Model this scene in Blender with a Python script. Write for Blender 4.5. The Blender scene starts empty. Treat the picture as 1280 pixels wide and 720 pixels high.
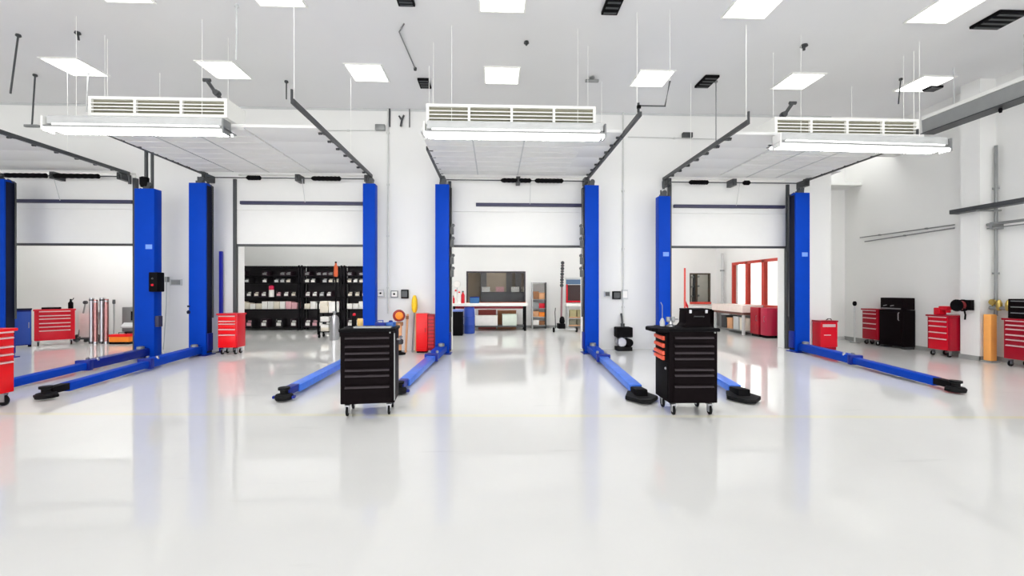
import bpy, bmesh, math, random
from mathutils import Vector, Matrix
random.seed(7)
S = bpy.context.scene
COL = S.collection
PI = math.pi
R = math.radians

# ------------------------------------------------------------------ camera
F = 540.0
YAW = R(2.3)
H = 1.5
cs, sn = math.cos(YAW), math.sin(YAW)
cam = bpy.data.cameras.new('camera')
cam.sensor_width = 36.0
cam.lens = F / 1280 * 36
cam.shift_y = 2 / 1280
cam.clip_end = 200
co = bpy.data.objects.new('camera', cam)
COL.objects.link(co)
co.location = (0, 0, H)
co.rotation_euler = (PI / 2, 0, -YAW)
S.camera = co


def at(px, py, Y):
    """point of the plane at depth Y seen at a photo pixel"""
    u = (px - 640) / F
    v = (362 - py) / F
    t = Y / (cs - u * sn)
    return Vector((t * (u * cs + sn), Y, H + v * t))


def onz(px, py, z=0.0):
    u = (px - 640) / F
    v = (362 - py) / F
    t = (z - H) / v
    return Vector((t * (u * cs + sn), t * (cs - u * sn), z))


# ------------------------------------------------------------------ materials
def lin(c):
    return tuple(((v / 255) / 12.92 if v / 255 <= .04045 else ((v / 255 + .055) / 1.055) ** 2.4) for v in c)


MATS = {}


def mat(name, rgb, rough=.5, metal=0.0, var=.04, scale=6.0, coat=0.0, bump=0.0, spec=.5):
    if name in MATS:
        return MATS[name]
    m = bpy.data.materials.new(name)
    m.use_nodes = True
    nt = m.node_tree
    b = nt.nodes['Principled BSDF']
    c = lin(rgb)
    tc = nt.nodes.new('ShaderNodeTexCoord')
    nz = nt.nodes.new('ShaderNodeTexNoise')
    nz.inputs['Scale'].default_value = scale
    nz.inputs['Detail'].default_value = 4
    nt.links.new(tc.outputs['Object'], nz.inputs['Vector'])
    rp = nt.nodes.new('ShaderNodeValToRGB')
    rp.color_ramp.elements[0].position = .3
    rp.color_ramp.elements[1].position = .7
    rp.color_ramp.elements[0].color = (*[v * (1 - var) for v in c], 1)
    rp.color_ramp.elements[1].color = (*[min(1, v * (1 + var)) for v in c], 1)
    nt.links.new(nz.outputs['Fac'], rp.inputs['Fac'])
    nt.links.new(rp.outputs['Color'], b.inputs['Base Color'])
    b.inputs['Roughness'].default_value = rough
    b.inputs['Metallic'].default_value = metal
    b.inputs['Coat Weight'].default_value = coat
    b.inputs['Specular IOR Level'].default_value = spec
    if bump:
        bp = nt.nodes.new('ShaderNodeBump')
        bp.inputs['Strength'].default_value = bump
        bp.inputs['Distance'].default_value = .01
        nt.links.new(nz.outputs['Fac'], bp.inputs['Height'])
        nt.links.new(bp.outputs['Normal'], b.inputs['Normal'])
    MATS[name] = m
    return m


def emit(name, rgb, strength):
    m = bpy.data.materials.new(name)
    m.use_nodes = True
    nt = m.node_tree
    b = nt.nodes['Principled BSDF']
    b.inputs['Base Color'].default_value = (.9, .9, .9, 1)
    b.inputs['Emission Color'].default_value = (*lin(rgb), 1)
    b.inputs['Emission Strength'].default_value = strength
    MATS[name] = m
    return m


WALL = mat('white_wall_paint', (229, 229, 227), .6, var=.006, scale=1.5)
REARW = mat('rear_room_paint', (230, 230, 228), .6, var=.01, scale=1.5)
CEIL = mat('ceiling_paint', (232, 232, 233), .8, var=.012, scale=.8)
WHITE = mat('white_enamel', (242, 242, 238), .35, var=.01)
DOORW = mat('white_door_panel', (230, 230, 228), .45, var=.008)
RIBW = mat('grey_white_rib_sheet', (228, 228, 225), .45, var=.02)
BLUE = mat('blue_lift_paint', (0, 60, 172), .5, var=.05, scale=3, spec=.1)
BLUED = mat('dark_blue_paint', (8, 34, 130), .4, var=.05, spec=.25)
BLUEL = mat('light_blue_reflecting_paint', (40, 108, 220), .34, var=.12, scale=9, coat=.1)  # lighter blue stands in for light reflected on the arms
NAVY = mat('navy_channel', (14, 20, 46), .55, spec=.2)
BLACK = mat('black_plastic', (18, 17, 19), .55, var=.1, spec=.04)
BLACKP = mat('black_tool_enamel', (19, 14, 16), .5, var=.06, spec=.03)
RUB = mat('black_rubber', (16, 16, 18), .7, var=.1, spec=.2)
DGREY = mat('dark_grey_steel', (70, 72, 74), .42, .4)
GREY = mat('grey_steel', (140, 142, 142), .4, .5)
LGREY = mat('light_grey_paint', (196, 198, 198), .5)
CHROME = mat('chrome', (168, 168, 172), .28, 1.0, var=.03)
RED = mat('red_tool_enamel', (205, 14, 38), .28, var=.04, spec=.3)
REDD = mat('dark_red_tool_enamel', (158, 8, 34), .3, var=.05, spec=.3)
REDB = mat('bright_red_enamel', (232, 16, 24), .28, var=.04, spec=.3)
REDF = mat('red_window_frame', (196, 62, 48), .45)
ORANGE = mat('orange_plastic', (246, 136, 24), .45)
AMBER = mat('pale_orange_paint', (252, 176, 92), .5)
YELLOW = mat('yellow_plastic', (244, 200, 24), .5)
TAN = mat('tan_wood', (214, 160, 116), .55, var=.1)
BROWN = mat('brown_cardboard', (150, 104, 70), .8, var=.1)
CREAM = mat('cream_card', (228, 220, 204), .7)
PAPER = mat('white_card', (240, 238, 234), .7)
PINK = mat('pink_card', (222, 170, 178), .7)
OLIVE = mat('olive_grey_vent', (132, 130, 112), .6)
BRASS = mat('brass', (186, 160, 90), .3, .9)
STRUT = mat('blue_grey_strut', (48, 48, 78), .5)
GREEN = mat('green_grey_plastic', (84, 116, 104), .5)
KERB = mat('grey_baseboard', (150, 152, 150), .6)
TILE = emit('ceiling_panel_glow', (255, 255, 254), 4.0)
TILE_A = emit('alcove_fill_glow', (255, 255, 254), 6.0)
TILE_D = emit('office_fill_glow', (255, 255, 254), 9.0)  # glow of the ceiling panels added in the rear offices
TILE_R = emit('rear_fill_glow', (255, 255, 254), 10.0)
TUBE = emit('fluorescent_tube_glow', (255, 254, 250), 1.5)
DOWN = emit('added_downlight_glow', (255, 254, 250), 26.0)  # glow of the downward strip added under the battens


def glass_mat():
    m = bpy.data.materials.new('window_glass')
    m.use_nodes = True
    b = m.node_tree.nodes['Principled BSDF']
    nz = m.node_tree.nodes.new('ShaderNodeTexNoise')
    nz.inputs['Scale'].default_value = 2
    mr = m.node_tree.nodes.new('ShaderNodeMapRange')
    mr.inputs['To Min'].default_value = .01
    mr.inputs['To Max'].default_value = .05
    m.node_tree.links.new(nz.outputs['Fac'], mr.inputs['Value'])
    m.node_tree.links.new(mr.outputs['Result'], b.inputs['Roughness'])
    b.inputs['Base Color'].default_value = (.95, .97, .97, 1)
    b.inputs['Transmission Weight'].default_value = 1
    b.inputs['IOR'].default_value = 1.1
    return m


GLASS = glass_mat()


def floor_mat():
    m = bpy.data.materials.new('white_epoxy_floor')
    m.use_nodes = True
    nt = m.node_tree
    b = nt.nodes['Principled BSDF']
    L = nt.links.new
    tc = nt.nodes.new('ShaderNodeTexCoord')
    nz = nt.nodes.new('ShaderNodeTexNoise')
    nz.inputs['Scale'].default_value = .6
    nz.inputs['Detail'].default_value = 6
    L(tc.outputs['Object'], nz.inputs['Vector'])
    rp = nt.nodes.new('ShaderNodeValToRGB')
    rp.color_ramp.elements[0].position = .3
    rp.color_ramp.elements[1].position = .7
    rp.color_ramp.elements[0].color = (*lin((216, 216, 214)), 1)
    rp.color_ramp.elements[1].color = (*lin((222, 222, 220)), 1)
    L(nz.outputs['Fac'], rp.inputs['Fac'])
    # worn pale yellow line painted across the bay fronts
    sp = nt.nodes.new('ShaderNodeSeparateXYZ')
    L(tc.outputs['Object'], sp.inputs['Vector'])
    k = nt.nodes.new('ShaderNodeMath'); k.operation = 'MULTIPLY_ADD'
    k.inputs[1].default_value = .053; k.inputs[2].default_value = -5.15
    L(sp.outputs['X'], k.inputs[0])
    a = nt.nodes.new('ShaderNodeMath'); a.operation = 'ADD'
    L(sp.outputs['Y'], a.inputs[0]); L(k.outputs[0], a.inputs[1])
    ab = nt.nodes.new('ShaderNodeMath'); ab.operation = 'ABSOLUTE'
    L(a.outputs[0], ab.inputs[0])
    lt = nt.nodes.new('ShaderNodeMath'); lt.operation = 'LESS_THAN'; lt.inputs[1].default_value = .05
    L(ab.outputs[0], lt.inputs[0])
    n2 = nt.nodes.new('ShaderNodeTexNoise'); n2.inputs['Scale'].default_value = 2.2
    L(tc.outputs['Object'], n2.inputs['Vector'])
    mu = nt.nodes.new('ShaderNodeMath'); mu.operation = 'MULTIPLY'
    L(lt.outputs[0], mu.inputs[0]); L(n2.outputs['Fac'], mu.inputs[1])
    mx = nt.nodes.new('ShaderNodeMix'); mx.data_type = 'RGBA'
    L(mu.outputs[0], mx.inputs[0]); L(rp.outputs['Color'], mx.inputs[6])
    mx.inputs[7].default_value = (*lin((228, 223, 186)), 1)
    # faint dark scuffs
    n3 = nt.nodes.new('ShaderNodeTexNoise'); n3.inputs['Scale'].default_value = 1.3; n3.inputs['Detail'].default_value = 8
    mp = nt.nodes.new('ShaderNodeMapping'); mp.inputs['Scale'].default_value = (.5, 3, 1)
    L(tc.outputs['Object'], mp.inputs['Vector']); L(mp.outputs['Vector'], n3.inputs['Vector'])
    r3 = nt.nodes.new('ShaderNodeValToRGB')
    r3.color_ramp.elements[0].position = .66; r3.color_ramp.elements[1].position = .78
    L(n3.outputs['Fac'], r3.inputs['Fac'])
    m2 = nt.nodes.new('ShaderNodeMix'); m2.data_type = 'RGBA'
    sc = nt.nodes.new('ShaderNodeMath'); sc.operation = 'MULTIPLY'; sc.inputs[1].default_value = .25
    L(r3.outputs['Color'], sc.inputs[0]); L(sc.outputs[0], m2.inputs[0])
    L(mx.outputs[2], m2.inputs[6]); m2.inputs[7].default_value = (*lin((150, 150, 150)), 1)
    L(m2.outputs[2], b.inputs['Base Color'])
    b.inputs['Roughness'].default_value = .06
    b.inputs['Specular IOR Level'].default_value = .5
    # orange-peel of a rolled epoxy coat
    n4 = nt.nodes.new('ShaderNodeTexNoise'); n4.inputs['Scale'].default_value = 1.6; n4.inputs['Detail'].default_value = 2
    L(tc.outputs['Object'], n4.inputs['Vector'])
    bp = nt.nodes.new('ShaderNodeBump'); bp.inputs['Strength'].default_value = .03; bp.inputs['Distance'].default_value = .03
    L(n4.outputs['Fac'], bp.inputs['Height']); L(bp.outputs['Normal'], b.inputs['Normal'])
    return m


FLOOR = floor_mat()


# ------------------------------------------------------------------ mesh helpers
class G:
    def __init__(self):
        self.bm = bmesh.new()

    def box(self, x0, x1, y0, y1, z0, z1):
        v = [self.bm.verts.new((x, y, z)) for z in (z0, z1) for y in (y0, y1) for x in (x0, x1)]
        for f in ((0, 2, 3, 1), (4, 5, 7, 6), (0, 1, 5, 4), (2, 6, 7, 3), (0, 4, 6, 2), (1, 3, 7, 5)):
            self.bm.faces.new([v[i] for i in f])
        return self

    def bar(self, p, q, w, h, up=(0, 0, 1)):
        """rectangular bar from p to q, width w sideways, height h upwards"""
        p, q = Vector(p), Vector(q)
        d = (q - p).normalized()
        up = Vector(up)
        if abs(d.dot(up)) > .98:
            up = Vector((0, 1, 0))
        s = d.cross(up).normalized()
        u = s.cross(d).normalized()
        v = []
        for e in (p, q):
            for a, b in ((-1, -1), (1, -1), (1, 1), (-1, 1)):
                v.append(self.bm.verts.new(e + s * (a * w / 2) + u * (b * h / 2)))
        for f in ((0, 3, 2, 1), (4, 5, 6, 7), (0, 1, 5, 4), (1, 2, 6, 5), (2, 3, 7, 6), (3, 0, 4, 7)):
            self.bm.faces.new([v[i] for i in f])
        return self

    def tube(self, pts, r, n=10, r2=None):
        pts = [Vector(p) for p in pts]
        rings = []
        N = len(pts)
        for i, p in enumerate(pts):
            if i == 0:
                d = pts[1] - p
            elif i == N - 1:
                d = p - pts[i - 1]
            else:
                d = (pts[i + 1] - p).normalized() + (p - pts[i - 1]).normalized()
            d.normalize()
            up = Vector((0, 0, 1)) if abs(d.z) < .9 else Vector((1, 0, 0))
            s = d.cross(up).normalized()
            u = s.cross(d).normalized()
            rr = r if r2 is None else r + (r2 - r) * i / (N - 1)
            rings.append([self.bm.verts.new(p + (s * math.cos(2 * PI * k / n) + u * math.sin(2 * PI * k / n)) * rr) for k in range(n)])
        for a, b in zip(rings, rings[1:]):
            for k in range(n):
                self.bm.faces.new((a[k], b[k], b[(k + 1) % n], a[(k + 1) % n]))
        self.bm.faces.new(rings[0])
        self.bm.faces.new(rings[-1][::-1])
        return self

    def lathe(self, prof, c=(0, 0, 0), n=18, axis='z'):
        c = Vector(c)
        rings = []
        for r, h in prof:
            ring = []
            for k in range(n):
                a = 2 * PI * k / n
                if axis == 'z':
                    o = Vector((r * math.cos(a), r * math.sin(a), h))
                elif axis == 'y':
                    o = Vector((r * math.cos(a), h, r * math.sin(a)))
                else:
                    o = Vector((h, r * math.cos(a), r * math.sin(a)))
                ring.append(self.bm.verts.new(c + o))
            rings.append(ring)
        for a, b in zip(rings, rings[1:]):
            for k in range(n):
                self.bm.faces.new((a[k], a[(k + 1) % n], b[(k + 1) % n], b[k]))
        self.bm.faces.new(rings[0][::-1])
        self.bm.faces.new(rings[-1])
        return self

    def prism(self, poly, a, b, axis='y'):
        """extrude a 2-D outline between a and b along an axis"""
        def P(p, t):
            return {'y': (p[0], t, p[1]), 'x': (t, p[0], p[1]), 'z': (p[0], p[1], t)}[axis]
        va = [self.bm.verts.new(P(p, a)) for p in poly]
        vb = [self.bm.verts.new(P(p, b)) for p in poly]
        self.bm.faces.new(va)
        self.bm.faces.new(vb[::-1])
        n = len(poly)
        for i in range(n):
            self.bm.faces.new((va[i], vb[i], vb[(i + 1) % n], va[(i + 1) % n]))
        return self

    def build(self, name, m, parent=None, bevel=0.0, kind=None, label=None, smooth=True):
        bmesh.ops.recalc_face_normals(self.bm, faces=self.bm.faces)
        if bevel:
            bmesh.ops.bevel(self.bm, geom=list(self.bm.edges), offset=bevel, segments=2, profile=.6, affect='EDGES', clamp_overlap=True)
        me = bpy.data.meshes.new(name)
        self.bm.to_mesh(me)
        self.bm.free()
        me.materials.append(m)
        if smooth:
            for p in me.polygons:
                p.use_smooth = True
            me.set_sharp_from_angle(angle=R(35))
        o = bpy.data.objects.new(name, me)
        COL.objects.link(o)
        if parent:
            o.parent = parent
        if kind:
            o['kind'] = kind
        if label:
            o['label'] = label
        return o


def box(x0, x1, y0, y1, z0, z1):
    return G().box(x0, x1, y0, y1, z0, z1)


def tag(o, label, cat, group=None):
    o['label'] = label
    o['category'] = cat
    if group:
        o['group'] = group
    return o


def thing(name, label, cat, loc=(0, 0, 0), rz=0.0, group=None):
    o = bpy.data.objects.new(name, None)
    o.empty_display_size = .1
    COL.objects.link(o)
    o.location = loc
    o.rotation_euler = (0, 0, rz)
    return tag(o, label, cat, group)


def st(name, g, m, bevel=0):
    return g.build(name, m, kind='structure', bevel=bevel, smooth=False)


def dup(root, loc, rz=None, label=None, group=None):
    r = root.copy()
    COL.objects.link(r)
    r.location = loc
    if rz is not None:
        r.rotation_euler = (0, 0, rz)
    if label:
        r['label'] = label
    if group:
        r['group'] = group
    for ch in list(root.children):
        c = ch.copy()
        COL.objects.link(c)
        c.parent = r
        for g in list(ch.children):
            d = g.copy()
            COL.objects.link(d)
            d.parent = c
    return r


# ------------------------------------------------------------------ the setting
CZ = 5.94            # ceiling height
WY = 10.74           # face of the wall with the four bay openings
WT = .25
XR = 10.54           # right wall
XL = -15.5
RY = 17.0            # rear wall of the workshop behind the openings
OP = [(-11.85, -8.62), (-6.21, -3.12), (-1.06, 2.2), (4.43, 7.38)]
OH = 4.3
XE = 8.62            # right end of the bay wall

st('floor', box(XL - .3, XR + .3, -13.3, RY + 3, -.2, 0), FLOOR)
st('ceiling', box(XL - .3, XR + .3, -13.3, RY + 3, CZ, CZ + .2), CEIL)
st('wall_right', box(XR, XR + .3, -13.3, 12.85, 0, CZ), WALL)
st('wall_left', box(XL - .3, XL, -13.3, 13.5, 0, CZ), WALL)
g = G()
prev = XL
for a, b in OP:
    g.box(prev, a, WY, WY + WT, 0, OH)
    prev = b
g.box(prev, XE, WY, WY + WT, 0, OH)
g.box(XL, XE, WY, WY + WT, OH, CZ)
g.box(XE, XR, WY, WY + WT, 5.0, CZ)
st('wall_back', g, WALL)
# front wall behind the viewpoint, its three wide openings added to let in fill light
g = G()
prev = XL
for a, b in ((-15, -7.2), (-6.6, 1.2), (1.8, 10)):
    g.box(prev, a, -13.3, -13, 0, 5)
    prev = b
g.box(prev, XR, -13.3, -13, 0, 5)
g.box(XL, XR, -13.3, -13, 5, CZ)
st('wall_front', g, WALL)
# alcove to the right of the bays
st('wall_alcove', G().box(XE, XE + .08, WY + WT, 12.6, 0, CZ).box(XE - .02, XR, 12.6, 12.8, 0, CZ), WALL)
# room behind the leftmost bay
st('wall_store', G().box(XL, -8.4, 13.2, 13.35, 0, CZ).box(-8.4, -8.25, WY + WT, 13.35, 0, CZ), REARW)
# rear workshop
st('wall_rear_left', box(-10.1, -9.95, 13.35, RY, 0, CZ), REARW)
XRR = 8.9
wy0, wy1, wz0, wz1 = 13.0, 15.8, .92, 2.5
g = G().box(XRR, XRR + .2, 12.8, wy0, 0, CZ).box(XRR, XRR + .2, wy1, RY, 0, CZ)
g.box(XRR, XRR + .2, wy0, wy1, 0, wz0).box(XRR, XRR + .2, wy0, wy1, wz1, CZ)
st('wall_rear_right', g, REARW)
W1 = (-1.11, 1.22, .92, 2.22)
W2 = (7.8, 8.66, .92, 2.16)
g = G().box(-10.1, W1[0], RY, RY + .15, 0, CZ).box(W1[1], W2[0], RY, RY + .15, 0, CZ).box(W2[1], XRR + .2, RY, RY + .15, 0, CZ)
for w in (W1, W2):
    g.box(w[0], w[1], RY, RY + .15, 0, w[2]).box(w[0], w[1], RY, RY + .15, w[3], CZ)
st('wall_rear', g, REARW)
# offices seen through the rear windows
st('wall_office', G().box(-1.9, 2.0, RY + 1.9, RY + 2, 0, 3).box(-2, -1.9, RY + .15, RY + 2, 0, 3).box(2.0, 2.1, RY + .15, RY + 2, 0, 3)
   .box(-2, 2.1, RY + .15, RY + 2, 3, 3.1), mat('tan_office_paint', (176, 160, 140), .7))
st('wall_side_office', G().box(7.2, 9.3, RY + 1.4, RY + 1.5, 0, 3).box(7.1, 7.2, RY + .15, RY + 1.5, 0, 3).box(9.3, 9.4, RY + .15, RY + 1.5, 0, 3)
   .box(7.1, 9.4, RY + .15, RY + 1.5, 3, 3.1), mat('grey_office_paint', (196, 192, 184), .7))
st('ceiling_rear', box(XL, XRR + .2, WY + WT, RY + .1, 4.6, 4.7), CEIL)
st('ceiling_sky_block', box(9.1, 10.9, 12.0, 18.5, 4.5, 4.6), REARW)  # roof added to cut the sky light behind the red side window
st('wall_sky_block', box(10.9, 11.1, 12.0, 18.5, 0, 4.5), REARW)  # wall added outside the red window to block the bright sky
# pilaster on the right wall
st('trim_1', box(10.18, XR, 8.67, 9.05, 0, CZ), WALL)
st('trim_2', box(10.18, XR, 3.2, 3.6, 0, CZ), WALL)
g = G().box(XR - .02, XR, 9.05, 12.6, 0, .1).box(XR - .02, XR, 3.6, 8.67, 0, .1).box(10.16, 10.18, 8.65, 9.07, 0, .1).box(10.16, XR, 8.65, 8.67, 0, .1)
st('baseboard_right', g, KERB)
st('baseboard_alcove', box(XE + .08, XR - .02, 12.58, 12.6, 0, .09), LGREY)
st('baseboard_rear', G().box(-9.95, XRR, RY - .02, RY, 0, .09), KERB)
st('trim_4', G().box(XL, XE, WY - .012, WY, CZ - .05, CZ), LGREY)


def window(name, x0, x1, z0, z1, y, mull, fm, sill=None):
    r = bpy.data.objects.new(name, None)
    COL.objects.link(r)
    r.location = ((x0 + x1) / 2, y, z0)
    r['kind'] = 'structure'
    w = (x1 - x0) / 2
    h = z1 - z0
    g = G().box(-w, -w + .06, 0, .1, 0, h).box(w - .06, w, 0, .1, 0, h).box(-w + .06, w - .06, 0, .1, h - .06, h).box(-w + .06, w - .06, 0, .1, 0, .05)
    for mx in mull:
        g.box(mx - .03, mx + .03, 0, .1, .05, h - .06)
    g.build('frame', fm, r)
    box(-w + .06, w - .06, .045, .055, .05, h - .06).build('pane', GLASS, r)
    if sill:
        box(-w, w, -.06, 0, 0, .09).build('sill', sill, r)
    return r


FRAMED = mat('dark_window_frame', (52, 44, 52), .45)
window('window_1', W1[0], W1[1], W1[2], W1[3], RY + .01, (), FRAMED, mat('orange_brown_sill', (176, 78, 40), .5))
window('window_2', W2[0], W2[1], W2[2], W2[3], RY + .01, (-.13,), mat('bronze_window_frame', (74, 66, 54), .45), REDF)
# the red window set in the right side wall of the rear workshop
r = bpy.data.objects.new('window_3', None)
COL.objects.link(r)
r.location = (XRR, wy0, wz0)
r['kind'] = 'structure'
L_, h_ = wy1 - wy0, wz1 - wz0
g = G()
for a in (0, L_ / 3, 2 * L_ / 3, L_):
    g.box(-.05, .08, max(0, a - .07), min(L_, a + .07), 0, h_)
g.box(-.05, .08, .07, L_ - .07, h_ - .09, h_)
g.box(-.05, .08, .07, L_ - .07, 0, .07)
g.build('frame', REDF, r)
for k in range(3):
    box(.02, .03, L_ / 3 * k + .07, L_ / 3 * (k + 1) - .07, .07, h_ - .09).build('pane', GLASS, r)

# ------------------------------------------------------------------ overhead doors (one per bay): opened part-way, upper half lying on ceiling tracks
RIB = [None, (-6.8, -4.27), (-1.28, 1.66), (5.4, 7.72)]
DX = [(-12.1, -8.68), (-6.86, -3.0), (-1.3, 2.28), (4.22, 7.8)]
DZ = 4.26
for i, (a, b) in enumerate(DX):
    cx = (a + b) / 2
    d = bpy.data.objects.new('door_%d' % (i + 1), None)
    COL.objects.link(d)
    d.location = (cx, WY, 0)
    d['kind'] = 'structure'
    a0, b0 = a - cx, b - cx
    oa, ob = OP[i][0] - cx, OP[i][1] - cx
    # hanging lower sections
    for k, (z0, z1) in enumerate(((2.6, 3.42), (3.425, 4.24))):
        box(oa - .02, ob + .02, -.055, -.01, z0, z1).build('panel', DOORW, d, bevel=.004)
    box(oa - .02, ob + .02, -.06, -.005, 2.545, 2.6).build('bottom_seal', DGREY, d)
    dd = {0: (.57, 0), 1: (.1, 0), 2: (.6, .03), 3: (.05, .05)}[i]
    G().box(oa + dd[0], ob - dd[1], -.13, -.055, 3.55, 3.63).build('strut', STRUT, d, bevel=.01)
    # sections lying overhead
    for k in range(4):
        y0 = -.35 - .72 * k
        box(a0 + .03, b0 - .03, y0 - .715, y0, DZ, DZ + .05).build('panel', DOORW, d, bevel=.004)
    if RIB[i]:
        ra, rb = RIB[i][0] - cx, RIB[i][1] - cx
        for k in range(8):
            y0 = -.5 - .34 * k
            g = G()
            g.prism([(y0 - .33, DZ - .012), (y0 - .30, DZ - .035), (y0 - .03, DZ - .035), (y0, DZ - .012), (y0, DZ), (y0 - .33, DZ)], ra, rb, axis='x')
            g.build('rib', RIBW, d)
        g = G()
        for t in (.3, .62):
            x = ra + (rb - ra) * t
            g.box(x - .012, x + .012, -3.2, -.5, DZ - .045, DZ - .034)
        g.build('stile', LGREY, d)
    # tracks
    for s, x in ((-1, a0), (1, b0)):
        ye = {(-1, 1): -2.9, (1, 1): -4.25, (1, 2): -4.0, (-1, 3): -3.75, (1, 3): -3.1, (1, 0): -4.5, (-1, 2): -2.2}.get((s, i), -3.0)
        g = G()
        g.bar((x + .02 * s, -.14, DZ - .01), (x + .02 * s, ye, DZ + .02), .05, .07)
        g.tube([(x, -.16, DZ + .02), (x, -.12, DZ - .1), (x, -.1, DZ - .25)], .03, 8)
        xo = oa - .04 if s < 0 else ob + .04
        g.box(xo - .035, xo + .035, -.1, -.01, 0.0, DZ - .1)
        g.build('track', DGREY, d)
        g = G()
        for k in range(7):
            y = -.5 - .42 * k
            if y < ye:
                break
            g.box(x - .02, x + .06 * -s + .02 if s < 0 else x + .02, y - .05, y + .05, DZ - .03, DZ + .02)
            g.lathe([(.022, -.03), (.022, .03)], (x - s * .06, y, DZ - .02), 8, 'x')
        g.build('roller_row', DGREY, d)
        G().tube([(x, ye + .1, DZ + .05), (x, ye + .1, CZ)], .006, 6).build('hanger', WHITE, d)
        G().tube([(x, ye + .03, DZ + .05), (x, ye + .03, DZ + .2)], .02, 8).build('end_stop', DGREY, d)
        G().tube([(x, -1.6, DZ + .05), (x, -1.6, CZ)], .005, 6).build('hanger', WHITE, d)
    # spring shaft and springs
    sz, sy = 4.14, -.30
    G().tube([(a0 + .05, sy, sz), (b0 - .05, sy, sz)], .014, 8).build('shaft', DGREY, d)
    mid = (oa + ob) / 2
    spr = {0: ((mid - 1.1, mid - .12), (mid + .0, mid + 1.05)), 1: ((b0 - 1.35, b0 - .65), (a0 + 1.0, a0 + 1.35)),
           2: ((mid - .42, mid + .32), (mid + .4, mid + 1.1)), 3: ((a0 + .55, a0 + 1.05), (a0 + 1.9, a0 + 2.1))}[i]
    for k, (p, q) in enumerate(spr):
        n = 14
        prof = [(.02, p)]
        for j in range(n):
            xx = p + .04 + (q - p - .08) * j / (n - 1)
            prof.append((.058 if j % 2 else .05, xx))
        prof.append((.02, q))
        G().lathe(prof, (0, sy, sz), 12, 'x').build('spring', BLACK, d)
    for x in (a0 + .05, b0 - .05, mid):
        g = G().box(x - .05, x + .05, sy - .04, -.004, sz - .07, sz + .09)
        g.lathe([(.07, -.02), (.07, .02)], (x, sy, sz), 12, 'x')
        g.build('bearing_bracket', DGREY, d)
    # thin cord hanging from the shaft to the strut
    xc = mid + {0: .0, 1: .1, 2: .3, 3: .15}[i]
    G().tube([(xc, sy, sz), (xc, -.14, 3.6)], .007, 6).build('pull_cord', LGREY, d)
# cross bars of the tracks beside the overhead doors
p = thing('track_hanger_bar', 'dark cross bar tying the left track of the right bay to its open door', 'bracket', (4.22, 8.05, DZ + .02))
G().bar((0, 0, 0), (1.15, 0, 0), .03, .03).build('bar', DGREY, p)
G().lathe([(.03, 0), (.035, .12), (.03, .25)], (1.0, 0, 0), 10, 'x').build('end_fitting', BLACK, p)
p = thing('track_hanger_bar', 'bent dark hanger bar rising to the ceiling from the right track of the middle bay', 'bracket', (2.28, 6.75, DZ + .05))
G().tube([(0, 0, 0), (.0, 0, .1), (.42, 0, .1), (.5, 0, .5)], .014, 8).build('bar', DGREY, p)
G().tube([(.5, 0, .5), (.5, 0, CZ - DZ - .05)], .004, 6).build('wire', WHITE, p)
G().lathe([(.035, 0), (.035, .04)], (0, 0, .06), 10).build('end_fitting', BLACK, p)

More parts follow.
